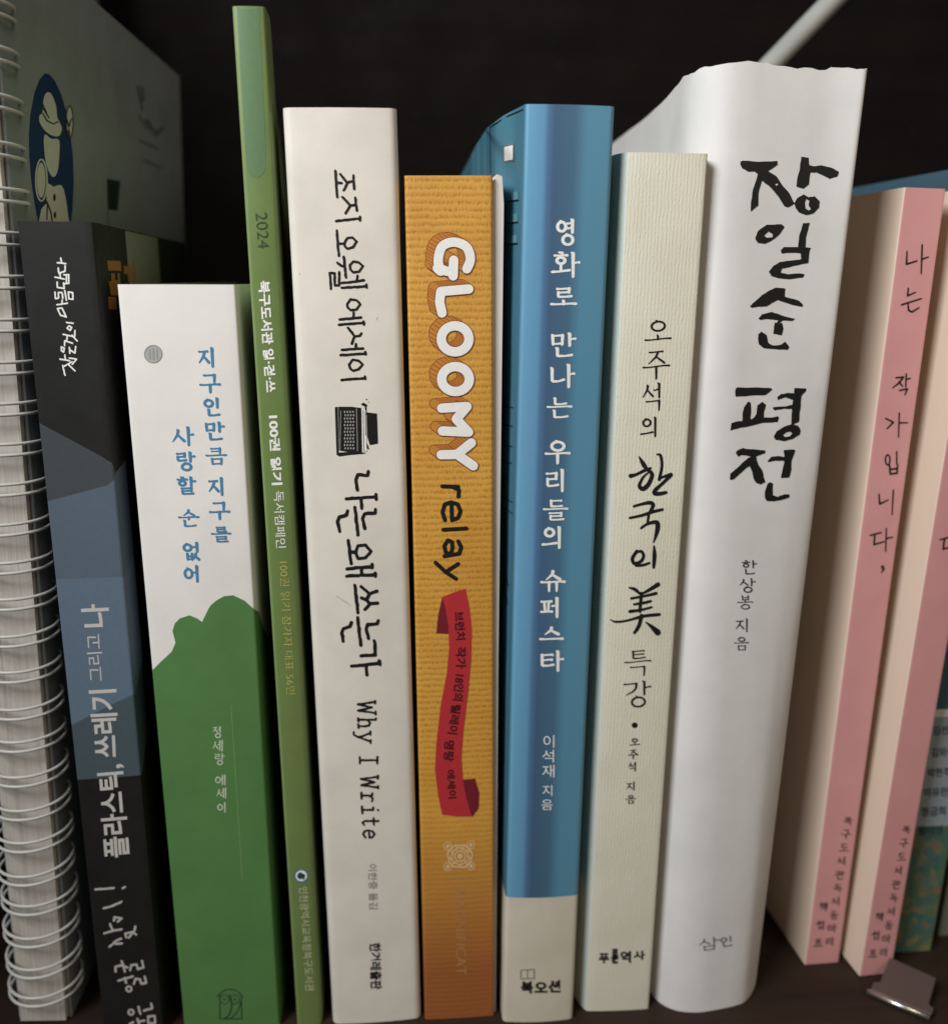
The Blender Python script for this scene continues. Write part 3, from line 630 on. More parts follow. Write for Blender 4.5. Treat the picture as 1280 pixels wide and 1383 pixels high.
cb.polys('english_lettering', P, ink_black, 2)
addl(cb, 'translator_lettering', [line_text('이한중 옮김', (502.6, 1167), (504.5, 1228), 11.5, 12, 0)], ink_grey)
addl(cb, 'publisher_lettering', [line_text('한겨레출판', (506.2, 1273.5), (508, 1336.5), 15.5, 15.5, .03)], ink_black)
smudge = ink('smudge_grey', (.52, .475, .41, 1))
cb.polys('smudge_mark', stroke([(455, 806), (464, 811), (473, 818)], 1.8, jit=.3), smudge, 1)
cb.polys('smudge_mark', stroke([(404, 369), (405, 370)], 1.6), smudge, 1)
cb.polys('smudge_mark', stroke([(508, 432), (510, 428)], 1.2), smudge, 1)

# ---------------------------------------------------------------- 6 orange book
def canvas(n, c):
    x = n.axis('X'); z = n.axis('Z'); v = n.coord((1, 1, 1)); wob = n.noise(260, v, 2); wob2 = n.noise(620, n.coord((.5, 1, 1)), 2)
    r = n.math('SINE', n.math('ADD', n.math('MULTIPLY', z, 2*pi/.00146), n.math('ADD', n.math('MULTIPLY', wob, 3.0), n.math('MULTIPLY', n.noise(1100, v, 2), 2.2))))
    thread = n.noise(1, n.coord((2600, 1, 900)), 3, .65); thread2 = n.noise(1, n.coord((5200, 1, 700)), 2)
    k = n.math('SUBTRACT', n.math('ADD', n.math('MULTIPLY', thread, .7), n.math('MULTIPLY', thread2, .3)), .5)
    g = n.math('ADD', n.math('MULTIPLY', r, .28), n.math('MULTIPLY', k, 3.0))
    n.g = g
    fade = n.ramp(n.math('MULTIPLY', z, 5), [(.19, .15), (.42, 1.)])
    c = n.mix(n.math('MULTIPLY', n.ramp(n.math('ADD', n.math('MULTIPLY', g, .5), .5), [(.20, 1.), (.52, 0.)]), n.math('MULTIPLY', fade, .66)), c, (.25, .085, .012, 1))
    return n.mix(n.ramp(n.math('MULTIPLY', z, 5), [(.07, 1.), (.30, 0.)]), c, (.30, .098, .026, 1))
def canvas_mat():
    n = N('orange_canvas_card'); v = n.coord(); a = n.noise(60, v, 5)
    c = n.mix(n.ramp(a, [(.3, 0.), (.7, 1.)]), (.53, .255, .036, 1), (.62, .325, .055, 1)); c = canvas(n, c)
    n.link(c, n.b.inputs['Base Color']); n.b.inputs['Roughness'].default_value = .5
    n.bump(n.g, .42, .00011); return n.m
w, d = .0182, .14
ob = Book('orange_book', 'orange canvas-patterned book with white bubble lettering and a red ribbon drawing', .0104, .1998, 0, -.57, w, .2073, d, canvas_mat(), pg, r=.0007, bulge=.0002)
K = crop(540, 290, 3.736); ow = 12.6
paths = [([(337, 272), (355, 222), (335, 162), (275, 137), (217, 155), (195, 208), (198, 262), (232, 283), (266, 284)], 4, False), ([(268, 308), (271, 228)], 0, False), ([(188, 268), (205, 284)], 0, False), ([(347, 374), (206, 386), (200, 440), (212, 495)], 0, False),
         (ellipse(278, 625, 70, 66, 26), 0, True), (ellipse(280, 828, 70, 63, 26), 0, True), ([(210, 975), (338, 967), (284, 1030), (346, 1096), (214, 1090)], 0, False), ([(208, 1210), (288, 1208), (360, 1150)], 0, False), ([(288, 1208), (370, 1266)], 0, False)]
OFF = (-9.6, -6.2)
brown = ink('ink_brown', (.235, .062, .022, 1)); orange_f = ink('ink_orange_fill', (.50, .20, .035, 1))
sweep = lambda wd: [q for P_, s, cl in paths for q in sum([stroke([(x+OFF[0]*t, y+OFF[1]*t) for x, y in K(P_)], wd, s, cl) for t in (.15, .4, .7, 1)], [])]
ob.polys('letter_sides_outline', sweep(ow+2.4), brown, 1)
ob.polys('letter_sides', sweep(ow+.2), orange_f, 2)
HT = []
for P_, s, cl in paths:
    Q = smooth_pts(K(P_), s) if s else K(P_)
    seg = list(zip(Q, Q[1:]+([Q[0]] if cl else [])))
    for a, b in seg:
        L = sqrt((a[0]-b[0])**2+(a[1]-b[1])**2)
        if L < .5: continue
        m = max(1, round(L/3.6)); nx, ny = -(b[1]-a[1])/L, (b[0]-a[0])/L
        for i in range(m):
            t = (i+.5)/m; x, y = a[0]+(b[0]-a[0])*t, a[1]+(b[1]-a[1])*t
            for sg in (1, -1):
                if sg*(nx*OFF[0]+ny*OFF[1]) > 2: 
                    X, Y = x+sg*nx*ow/2, y+sg*ny*ow/2; HT += stroke([(X, Y), (X+OFF[0]*.95, Y+OFF[1]*.95)], .75, nd=6)
ob.polys('letter_hatching', HT, brown, 3)
flat = lambda wd: [q for P_, s, cl in paths for q in stroke(K(P_), wd, s, cl, nd=14)]
ob.polys('letter_outline', flat(ow+2.2), brown, 4)
ob.polys('title_lettering', flat(ow), ink_white, 5)
K = crop(570, 640, 2.88)
S_ = [[(78, 48), (140, 50)], [(122, 52), (143, 62), (141, 88)], [(114, 118), (116, 180), (140, 170), (149, 145), (138, 118), (113, 110), (88, 118), (79, 148), (89, 180)], [(82, 217), (172, 212)], [(86, 280), (100, 258), (116, 265), (118, 290), (110, 312), (92, 306), (86, 280)], [(140, 262), (152, 285), (144, 310), (86, 320)], [(52, 345), (92, 382), (132, 408)], [(94, 380), (140, 350)]]
ob.polys('subtitle_lettering', sum([stroke(K(s), 5.6, 0) for s in S_], []), ink_black, 2)
red = ink('ink_red', (.42, .030, .036, 1), .45); dred = ink('ink_dark_red', (.155, .014, .022, 1), .5)
ob.polys('ribbon_tail', [K([(78, 480), (98, 540), (104, 622), (55, 620), (62, 550)])], dred, 2)
ob.polys('ribbon_tail', [K([(158, 1190), (205, 1185), (222, 1240), (220, 1300), (195, 1335), (172, 1270)])], dred, 2)
ob.polys('ribbon', [K([(78, 478), (125, 460), (168, 446), (183, 520), (192, 600), (190, 720), (178, 850), (160, 1000), (152, 1100), (158, 1190), (172, 1260), (192, 1332), (135, 1332), (78, 1325), (62, 1250), (50, 1150), (55, 1050), (72, 900), (95, 780), (105, 680), (102, 590), (90, 520)])], red, 3)
def rt(s, a, b, h): return line_text(s, K([a])[0], K([b])[0], h, h, .028)
addl(ob, 'ribbon_lettering', [rt('브런치', (142, 535), (150, 645), 13.5), rt('작가', (150, 672), (151, 756), 14), rt('18인의', (147, 780), (138, 882), 14), rt('릴레이', (133, 897), (117, 1012), 13.5), rt('명랑', (106, 1036), (102, 1118), 14), rt('에세이', (109, 1150), (118, 1262), 11)], ink('ink_ribbon_dark', (.05, .008, .012, 1)), 4)
K = crop(590, 1120, 6.286); tan = ink('ink_tan', (.66, .46, .24, 1)); tan2 = ink('ink_faint_tan', (.42, .21, .09, 1))
P = []
for cx, cy in ((92, 145), (288, 132), (92, 318), (290, 312)): P += stroke(K(ellipse(cx, cy, 32, 34, 14)), 1.3, closed=True)+[K(ellipse(cx, cy, 16, 18, 10))]
for r in (18, 46, 74, 102):
    P += [K(ellipse(195, 230, 15, 15, 10))] if r == 18 else []
    P += stroke(K([(195+r*(1+.07*cos(5*a+r))*cos(a), 230+r*.95*(1+.07*sin(6*a+r))*sin(a)) for a in [2*pi*k/22 for k in range(22)]]), 1.7 if r < 90 else 2.1, closed=True)
for a in range(0, 360, 40): P += stroke(K([(195+60*cos(radians(a)), 230+58*sin(radians(a))), (195+96*cos(radians(a+14)), 230+92*sin(radians(a+14)))]), 1.6)
ob.polys('publisher_emblem', P, tan, 2)
ob.polys('emblem_bar', stroke(K([(65, 424), (325, 415)]), 1.6), tan2, 2)
addl(ob, 'publisher_lettering', [line_text('MAGNIFICAT', (621, 1201), (623, 1317), 13.5, 13, .0)], tan2, 2)

# ---------------------------------------------------------------- paper slip between orange and blue
def slip():
    m = paper('slip_paper', (.62, .57, .53, 1), .7)
    y0, y1 = .2012, .228
    zt = .2080
    out = [(.0179, 0), (.0200, 0), (.0197, .10), (.0199, zt-.006), (.0195, zt-.0004), (.0184, zt), (.0176, zt-.002), (.0176, .10)]
    V = [(x, y0, z) for x, z in out]+[(x-.0012, y1, z) for x, z in out]; n = len(out)
    o = mesh_obj('paper_slip', V, [tuple(range(n)), tuple(range(n, 2*n))[::-1]]+[(i, i+n, (i+1) % n+n, (i+1) % n) for i in range(n)], m)
    bm = bmesh.new(); bm.from_mesh(o.data); bmesh.ops.recalc_face_normals(bm, faces=bm.faces); bm.to_mesh(o.data); bm.free()
    tag(o, 'narrow pale paper slip wedged between the orange book and the blue book', 'paper slip')
slip()

# ---------------------------------------------------------------- 7 blue book
w, d = .0184, .14
def blue_mat():
    n = N('blue_artwork_card'); v = n.coord(); x = n.axis('X'); z = n.axis('Z'); y = n.axis('Y')
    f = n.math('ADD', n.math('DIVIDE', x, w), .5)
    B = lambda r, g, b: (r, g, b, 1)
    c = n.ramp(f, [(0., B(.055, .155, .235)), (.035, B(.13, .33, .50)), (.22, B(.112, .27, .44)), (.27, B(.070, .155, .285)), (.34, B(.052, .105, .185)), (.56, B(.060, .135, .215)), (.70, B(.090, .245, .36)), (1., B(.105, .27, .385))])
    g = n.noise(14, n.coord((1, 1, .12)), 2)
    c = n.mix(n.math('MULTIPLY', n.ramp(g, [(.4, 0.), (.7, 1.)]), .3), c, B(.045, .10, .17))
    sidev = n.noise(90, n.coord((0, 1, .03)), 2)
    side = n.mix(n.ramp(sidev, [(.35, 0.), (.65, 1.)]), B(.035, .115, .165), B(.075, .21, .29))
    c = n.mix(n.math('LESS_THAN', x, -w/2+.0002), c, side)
    wh = n.mix(n.ramp(n.noise(70, v, 4), [(.3, 0.), (.7, 1.)]), B(.53, .48, .385), B(.61, .56, .46))
    c = n.mix(n.math('LESS_THAN', z, ZB), c, wh)
    n.link(c, n.b.inputs['Base Color']); n.b.inputs['Roughness'].default_value = .42; n.b.inputs['Specular IOR Level'].default_value = .45
    n.bump(n.noise(1200, v, 3), .12, .00004); return n.m
base = Book.profile(None, w, d, .0011, .0007)
top = [(x-(min(1, max(0, (y-.0)/.028))*.0042 if x < -w/2+.0002 and y > .001 else 0), y) for x, y in base]
top = [(-w/2-.0056, d), (-w/2-.0056, .06), (-w/2-.0050, .030), (-w/2-.0028, .013)]+base[4:]
base = [(-w/2, d), (-w/2-.0004, .06), (-w/2-.0004, .030), (-w/2-.0001, .013)]+base[4:]
ZB = .0275
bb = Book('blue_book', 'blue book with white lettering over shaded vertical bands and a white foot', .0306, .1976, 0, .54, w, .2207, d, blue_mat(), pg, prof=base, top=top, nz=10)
ZB2 = bb.sz(725, 1213)[1]; 
for nd_ in bb.cover.data.materials[0].node_tree.nodes:
    if nd_.type == 'MATH' and nd_.operation == 'LESS_THAN' and abs(nd_.inputs[1].default_value-.0275) < 1e-6: nd_.inputs[1].default_value = ZB2
boxes(bb, 'title_lettering', crop(720, 280, 4.0625), [('영', 118, 245, 52, 215), ('화', 100, 255, 235, 395), ('로', 92, 240, 430, 553), ('만', 85, 235, 678, 830), ('나', 85, 228, 850, 1000), ('는', 72, 215, 1035, 1165)], 4.6, ink_white)
boxes(bb, 'title_lettering', crop(710, 580, 4.0625), [('우', 103, 245, 50, 195), ('리', 103, 230, 208, 352), ('들', 92, 233, 377, 508), ('의', 88, 213, 523, 663), ('슈', 78, 218, 765, 893), ('퍼', 78, 200, 912, 1042), ('스', 73, 208, 1075, 1172), ('타', 72, 208, 1205, 1337)], 4.4, ink_white)
def cells(b, name, K, L, m, bold=0., lv=2):
    parts = []
    for ch, x, y, a, h in L:
        s = 1/(K([(1, 0)])[0][0]-K([(0, 0)])[0][0]); p = K([(x, y)])[0]; parts.append(cell_text(ch, p[0], p[1], a/s, h/s, bold))
    return addl(b, name, parts, m, lv)
cells(bb, 'author_lettering', crop(660, 900, 2.8625), [('이', 232, 290, 42, 48), ('석', 229, 347, 45, 48), ('재', 230, 405, 47, 48), ('지', 226, 480, 38, 42), ('음', 225, 535, 42, 40)], ink_white)
K = crop(660, 1180, 5.333)
cells(bb, 'publisher_lettering', K, [('북', 275, 820, 88, 88), ('오', 375, 820, 95, 78), ('션', 470, 812, 90, 90)], ink_black, .045)
bb.polys('book_icon', stroke(K([(230, 697), (326, 690), (328, 755), (232, 758), (230, 697)]), 1.3)+stroke(K([(278, 694), (279, 756)]), 1.2), ink_grey, 2)
K = crop(640, 130, 4.61)
bb.polys('window_picture', [K([(183, 300), (250, 286), (249, 400), (184, 412)])], ink('ink_window_frame', (.16, .18, .20, 1)), 1)
bb.polys('window_pane_picture', [K([(190, 315), (244, 303), (243, 392), (191, 402)])], ink_white, 2)
bb.polys('artwork_lines', stroke(K([(102, 190), (150, 160), (220, 118), (308, 80)]), 1.3)+stroke(K([(46, 236), (76, 208)]), 1.1)+stroke(K([(102, 190), (104, 480)]), .6)+stroke(K([(205, 654), (277, 645)]), 1.8)+stroke(K([(205, 790), (273, 783)]), 1.8)+stroke(K([(200, 921), (270, 915)]), 1.8), ink('ink_line_dark', (.006, .012, .02, 1)), 3)
bb.polys('shutter_picture', [K([(205, 603), (276, 590), (277, 640), (205, 650)]), K([(205, 735), (272, 728), (273, 778), (205, 786)]), K([(204, 868), (270, 862), (270, 910), (202, 916)])], ink('ink_shutter', (.10, .24, .30, 1)), 2)
K = crop(660, 440, 3.006)
bb.polys('lower_artwork_lines', stroke(K([(52, 322), (98, 332)]), 1.2)+stroke(K([(52, 398), (96, 408)]), 1.2)+stroke(K([(52, 480), (95, 490)]), 1.2)+stroke(K([(52, 545), (92, 558)]), 1.2)+stroke(K([(50, 692), (96, 716)]), 1.2)+stroke(K([(50, 728), (96, 762)]), 1.2)+stroke(K([(66, 760), (62, 1100)]), .8)+stroke(K([(70, 1020), (80, 1055)]), 1.)+stroke(K([(68, 1090), (78, 1130)]), 1.), ink('ink_line_dark', (.006, .012, .02, 1)), 2)

# ---------------------------------------------------------------- 8 beige book
w, d = .0168, .14
def beige_mat():
    n = N('beige_laid_card'); v = n.coord(); x = n.axis('X'); z = n.axis('Z')
    a = n.noise(60, v, 5); wob = n.noise(420, n.coord((1, 1, .8)), 2)
    r = n.math('SINE', n.math('ADD', n.math('MULTIPLY', x, 2*pi/.00078), n.math('ADD', n.math('MULTIPLY', wob, 7), n.math('MULTIPLY', n.noise(1000, v, 2), 4))))
    k = n.math('SINE', n.math('ADD', n.math('MULTIPLY', z, 2*pi/.00105), n.math('MULTIPLY', n.noise(700, v, 2), 14)))
    cell = n.noise(1, n.coord((1250, 1, 820)), 2, .4); cell2 = n.noise(1, n.coord((2400, 1, 1500)), 2)
    g = n.math('ADD', n.math('MULTIPLY', r, n.ramp(cell, [(.38, .15), (.62, 1.)])), n.math('ADD', n.math('MULTIPLY', cell2, 1.1), n.math('MULTIPLY', k, .12)))
    c = n.mix(n.ramp(a, [(.3, 0.), (.7, 1.)]), (.605, .575, .465, 1), (.675, .645, .535, 1))
    c = n.mix(n.math('LESS_THAN', x, -w/2+.0001), c, (.52, .58, .53, 1))
    n.link(c, n.b.inputs['Base Color']); n.b.inputs['Roughness'].default_value = .7; n.bump(g, .38, .00007); return n.m
bgp = Book.profile(None, w, d, .0007, .0002)
bgp = [(-w/2-.0024, d), (-w/2-.0025, .04), (-w/2-.0024, .010), (-w/2-.0021, .0050), (-w/2-.0014, .0026), (-w/2-.0005, .0010), (-w/2-.0001, .0004), (-w/2+.0002, .0001)]+bgp[9:]
bg_ = Book('beige_textured_book', 'beige book of textured card with brush lettering leaning by the big white book', .0520, .1996, -.4, .51, w, .2122, d, beige_mat(), pg, prof=bgp)
K = crop(810, 420, 4.067)
boxes(bg_, 'series_lettering', K, [('오', 243, 393, 38, 178), ('주', 232, 385, 208, 378), ('석', 225, 355, 385, 555), ('의', 222, 328, 575, 700)], 3.1, ink_black, slope=-.06)
u = 20/4.067
S_ = [[(215, 800, .4), (238, 840, 1.3), (252, 862, 1)], [(168, 905, 1.2), (200, 897, .8), (250, 872, .9), (278, 862, .6)], [(252, 866, 1), (286, 895, 1.1), (268, 948, 1.2), (238, 976, 1.3), (216, 960, 1.0), (235, 915, .7), (262, 890, .5)],
      [(312, 788, .4), (332, 792, .8), (340, 850, .8), (325, 925, .9)], [(328, 918, .6), (362, 905, .8), (390, 898, 1.1)], [(388, 902, 1.1), (345, 945, .9), (308, 978, 1.1), (298, 1000, 1.2), (330, 1003, 1.1), (362, 996, .9)],
      [(186, 1072, .7), (230, 1060, .8), (275, 1052, 1.1), (292, 1068, 1.1), (272, 1105, .7)], [(164, 1136, .7), (230, 1122, .8), (290, 1102, .9), (343, 1090, .8)], [(268, 1112, .8), (262, 1158, .7)], [(226, 1192, .7), (262, 1168, .8), (312, 1160, 1.2), (316, 1195, 1.3), (306, 1235, .9), (294, 1270, .4)]]
P = sum([stroke(K(s), u, 3) for s in S_], [])
K = crop(800, 720, 3.642); u2 = 16/3.642
S_ = [[(218, 88, 1), (196, 122, 1.1), (204, 148, 1.1), (236, 140, 1), (251, 112, 1), (238, 88, .9), (216, 96, .6)], [(212, 160, .7), (248, 157, .9), (280, 146, .7)], [(302, 64, .6), (304, 110, 1.3), (300, 168, .9)],
      [(180, 268, .5), (208, 276, 1.1), (230, 296, .8)], [(322, 252, 1.4), (285, 275, 1.1), (236, 302, .6)], [(190, 321, .8), (250, 310, .8), (312, 296, 1)], [(204, 350, .7), (255, 342, .9), (286, 334, .8)], [(184, 385, 1.1), (240, 377, .8), (290, 364, .7)], [(240, 296, 1.1), (236, 340, 1), (232, 385, 1)],
      [(88, 424, .25), (112, 436, .7), (170, 430, .7), (250, 408, 1), (328, 400, 1)], [(240, 405, 1.2), (228, 455, 1.2), (206, 490, .9)], [(262, 438, .4), (290, 460, 1.2), (320, 488, 2.0)]]
P += sum([stroke(K(s), u2, 3) for s in S_], [])
bg_.polys('brush_lettering', P, ink_black, 2)
boxes(bg_, 'lecture_lettering', K, [('특', 155, 290, 568, 710), ('강', 145, 287, 720, 862)], 3.1, ink_black, slope=-.05)
bg_.polys('dot_mark', [K(ellipse(207, 945, 15, 14))], ink_black, 2)
small(bg_, 'author_lettering', K, [('오', 207, 1027, 50, 44), ('주', 200, 1088, 52, 52), ('석', 197, 1150, 48, 54), ('지', 190, 1245, 50, 50), ('음', 187, 1310, 52, 50)], 1.9, ink_black, slope=-.05)
cells(bg_, 'publisher_lettering', crop(660, 1180, 5.333), [('푸', 829, 610, 76, 74), ('른', 908, 595, 50, 108), ('역', 985, 600, 76, 86), ('사', 1082, 588, 84, 66)], ink_black, .04)

# ---------------------------------------------------------------- 9 thick white book
pts0 = [(.0605, .340), (.0605, .29), (.0606, .245), (.0608, .222), (.0612, .211), (.0622, .2050), (.0640, .2012), (.0668, .1988), (.0700, .1978), (.0735, .1975), (.0770, .1979), (.0800, .1984), (.0830, .1990), (.0860, .2000), (.0880, .2016), (.0898, .2036), (.0912, .2056), (.0919, .2068), (.0922, .209), (.0925, .222), (.0930, .26), (.0935, .34)]
pts1 = [(.0668, .340), (.0664, .300), (.0650, .262), (.0630, .238), (.0614, .222), (.0606, .2140), (.0610, .2085), (.0630, .2042), (.0662, .2022), (.0705, .2022), (.0745, .2028), (.0785, .2034), (.0830, .2040), (.0880, .2045), (.0915, .2045), (.0945, .2042), (.0962, .2040), (.0970, .2050), (.0973, .208), (.0976, .222), (.0980, .26), (.0985, .34)]
def cr(P, k=3): return smooth_pts(P, k)
cx, cy = .0770, .2
loc = lambda P: [(x-cx, y-cy) for x, y in cr(P)]
h9 = .2300
def worn(n, c):
    v = n.coord(); z = n.axis('Z')
    m = n.math('MULTIPLY', n.ramp(n.noise(900, v, 4, .7), [(.62, 0.), (.72, 1.)]), n.ramp(n.math('MULTIPLY', z, 4.3), [(.90, 0.), (.99, .35)]))
    c = n.mix(m, c, (.45, .43, .40, 1))
    return n.mix(n.math('MULTIPLY', n.ramp(n.noise(35, v, 5, .7), [(.60, 0.), (.75, 1.)]), .22), c, (.42, .38, .33, 1))
wb = Book('thick_white_book', 'thick white book with a worn top edge and big black brush lettering', cx, cy, 0, 0, .03, h9, .14, paper('soft_white_jacket', (.665, .65, .635, 1), .66, .035, .3, dist=.00012, grain=260, extra=worn), pg, prof=loc(pts0), top=loc(pts1), nz=46, t=.0006)
me = wb.cover.data; n9 = len(wb.prof)
for v in me.vertices:                                     # worn, slightly wavy head of the jacket and soft dents
    if v.co.z > h9-.0001:
        i = v.index % n9
        f = i/n9
        v.co.z += .00018*sin(i*.5)+.00010*sin(i*1.9+1)+random.uniform(-.00010, .0001)*(1 if .15 < f < .85 else .2) + (.0004*max(0, 1-abs(f-.42)/.1)) - (.0005 if abs(i-n9*.27) < 1.5 else 0) - (.0004 if abs(i-n9*.60) < 1 else 0)
    k = v.co.z/h9
    if v.co.y < .012:
        v.co.y += .00003*sin(v.co.x*520+v.co.z*90)*k+.00005*sin(v.co.z*110+v.co.x*200)*k
bm = bmesh.new(); bm.from_mesh(me); wb.bvh = BVHTree.FromBMesh(bm); bm.free()
A = crop(970, 190, 4.611); B = crop(960, 500, 6.9125)
jg = lambda P: [(x+random.uniform(-.3, .3), y+random.uniform(-.3, .3)) for x, y in smooth_pts(P, 3, True)]
jag2 = lambda P: [(x+random.uniform(-.28, .28), y+random.uniform(-.28, .28)) for a, b in zip(P, P[1:]+P[:1]) for t in (0, .34, .67) for x, y in [(a[0]+(b[0]-a[0])*t, a[1]+(b[1]-a[1])*t)]]
G1 = [[(135, 130), (150, 122), (250, 130), (365, 125), (368, 145), (340, 168), (310, 185), (290, 200), (240, 203), (225, 190), (185, 190), (150, 170), (135, 150)], [(245, 195), (282, 195), (268, 255), (248, 320), (248, 400), (200, 440), (202, 380), (215, 300), (235, 240)], [(250, 195), (300, 185), (360, 220), (400, 280), (440, 325), (472, 390), (430, 415), (410, 405), (370, 345), (320, 285), (280, 255), (255, 235)],
      [(515, 97), (560, 105), (565, 150), (570, 200), (562, 270), (530, 295), (485, 285), (490, 230), (505, 180), (510, 130)], [(555, 148), (590, 158), (640, 152), (700, 165), (750, 192), (740, 222), (690, 235), (655, 215), (610, 195), (560, 197)], [(470, 388), (478, 378), (490, 355), (530, 333), (560, 350), (600, 345), (628, 375), (625, 415), (590, 450), (545, 462), (500, 445), (480, 420)],
      [(230, 600), (245, 560), (300, 522), (350, 520), (395, 520), (410, 535), (385, 575), (340, 615), (290, 640), (245, 635), (230, 615)], [(525, 512), (567, 510), (555, 560), (545, 600), (540, 668), (495, 668), (500, 590), (515, 550)],
      [(385, 685), (405, 662), (500, 662), (575, 665), (565, 690), (560, 760), (525, 765), (440, 785), (395, 795), (385, 820), (430, 830), (500, 825), (535, 830), (525, 850), (440, 860), (370, 855), (330, 840), (312, 815), (340, 780), (380, 755), (440, 745), (500, 740), (515, 735), (510, 700), (460, 695), (395, 700)],
      [(195, 1030), (225, 1000), (270, 960), (320, 930), (360, 912), (415, 920), (410, 970), (450, 980), (500, 995), (525, 1020), (520, 1032), (460, 1020), (400, 1000), (370, 990), (330, 1010), (300, 1030), (250, 1032), (205, 1038)], [(248, 1105), (270, 1080), (330, 1065), (360, 1075), (400, 1090), (475, 1108), (460, 1120), (400, 1118), (375, 1137), (362, 1132), (372, 1116), (340, 1112), (300, 1108), (260, 1115)],
      [(350, 1132), (395, 1135), (402, 1165), (395, 1210), (340, 1200), (345, 1160)], [(248, 1205), (265, 1188), (300, 1210), (310, 1260), (340, 1275), (385, 1270), (415, 1250), (440, 1285), (430, 1300), (350, 1297), (280, 1290), (250, 1265), (245, 1230)]]
HO1 = [[(545, 360), (565, 372), (560, 400), (575, 425), (560, 433), (540, 420), (537, 385)], [(283, 590), (310, 563), (338, 580), (335, 600), (300, 603)], [(350, 268), (366, 262), (370, 272), (358, 280)]]
G2 = [[(225, 180), (240, 160), (330, 160), (450, 160), (565, 165), (565, 185), (510, 230), (400, 232), (290, 240), (225, 245)], [(305, 345), (345, 290), (368, 300), (372, 380), (365, 440), (370, 475), (300, 490), (290, 470), (295, 390)], [(430, 325), (480, 293), (512, 320), (495, 380), (488, 440), (500, 465), (420, 475), (365, 470), (370, 458), (400, 440), (425, 400)],
      [(180, 560), (190, 490), (230, 478), (300, 470), (400, 455), (480, 440), (560, 440), (620, 428), (635, 440), (620, 480), (560, 485), (480, 490), (400, 510), (330, 525), (250, 540)], [(775, 165), (885, 170), (885, 190), (840, 240), (835, 320), (825, 400), (820, 480), (775, 500), (748, 512), (752, 400), (760, 300), (775, 220)],
      [(615, 250), (650, 222), (720, 210), (785, 215), (785, 285), (740, 265), (690, 250), (650, 265), (622, 277)], [(573, 345), (600, 340), (700, 335), (770, 315), (768, 360), (680, 358), (590, 372), (580, 360)], [(585, 610), (610, 570), (680, 525), (750, 502), (810, 515), (835, 560), (825, 600), (760, 640), (680, 660), (600, 645), (588, 630)],
      [(230, 765), (245, 745), (300, 725), (330, 733), (430, 740), (508, 750), (500, 775), (440, 795), (400, 810), (330, 795), (280, 790), (255, 805), (235, 785)], [(345, 815), (410, 790), (425, 830), (370, 885), (330, 910), (290, 945), (240, 990), (210, 1018), (175, 1020), (178, 965), (220, 930), (270, 885)], [(360, 840), (412, 805), (440, 880), (480, 940), (490, 1000), (508, 1040), (460, 1065), (420, 1050), (395, 1010), (385, 950), (360, 900)],
      [(525, 850), (560, 805), (620, 800), (690, 808), (690, 845), (600, 842), (535, 855)], [(675, 745), (770, 738), (785, 750), (750, 840), (748, 920), (730, 1000), (650, 1005), (665, 930), (680, 860), (685, 800)], [(525, 1060), (545, 1045), (578, 1055), (575, 1120), (575, 1165), (620, 1180), (680, 1158), (730, 1158), (730, 1185), (660, 1210), (590, 1220), (520, 1220), (500, 1190), (500, 1140)]]
HO2 = [[(668, 605), (700, 578), (740, 570), (755, 590), (735, 615), (690, 622)]]
wb.polys('title_lettering', [jag2(A(p)) for p in G1]+[jag2(B(p)) for p in G2], ink_black, 2.5, holes=[A(p) for p in HO1]+[B(p) for p in HO2], step=(5, 9))
small(wb, 'author_lettering', crop(930, 440, 3.006), [('한', 243, 980, 64, 64), ('상', 235, 1053, 70, 64), ('봉', 228, 1122, 66, 64), ('지', 218, 1215, 62, 62), ('음', 213, 1290, 62, 62)], 1.95, ink_black, 2.5)
small(wb, 'publisher_lettering', crop(930, 900, 2.8625), [('삼', 75, 1074, 82, 54), ('인', 145, 1064, 58, 44)], 2.1, ink_grey, 2.5, slope=-.12)

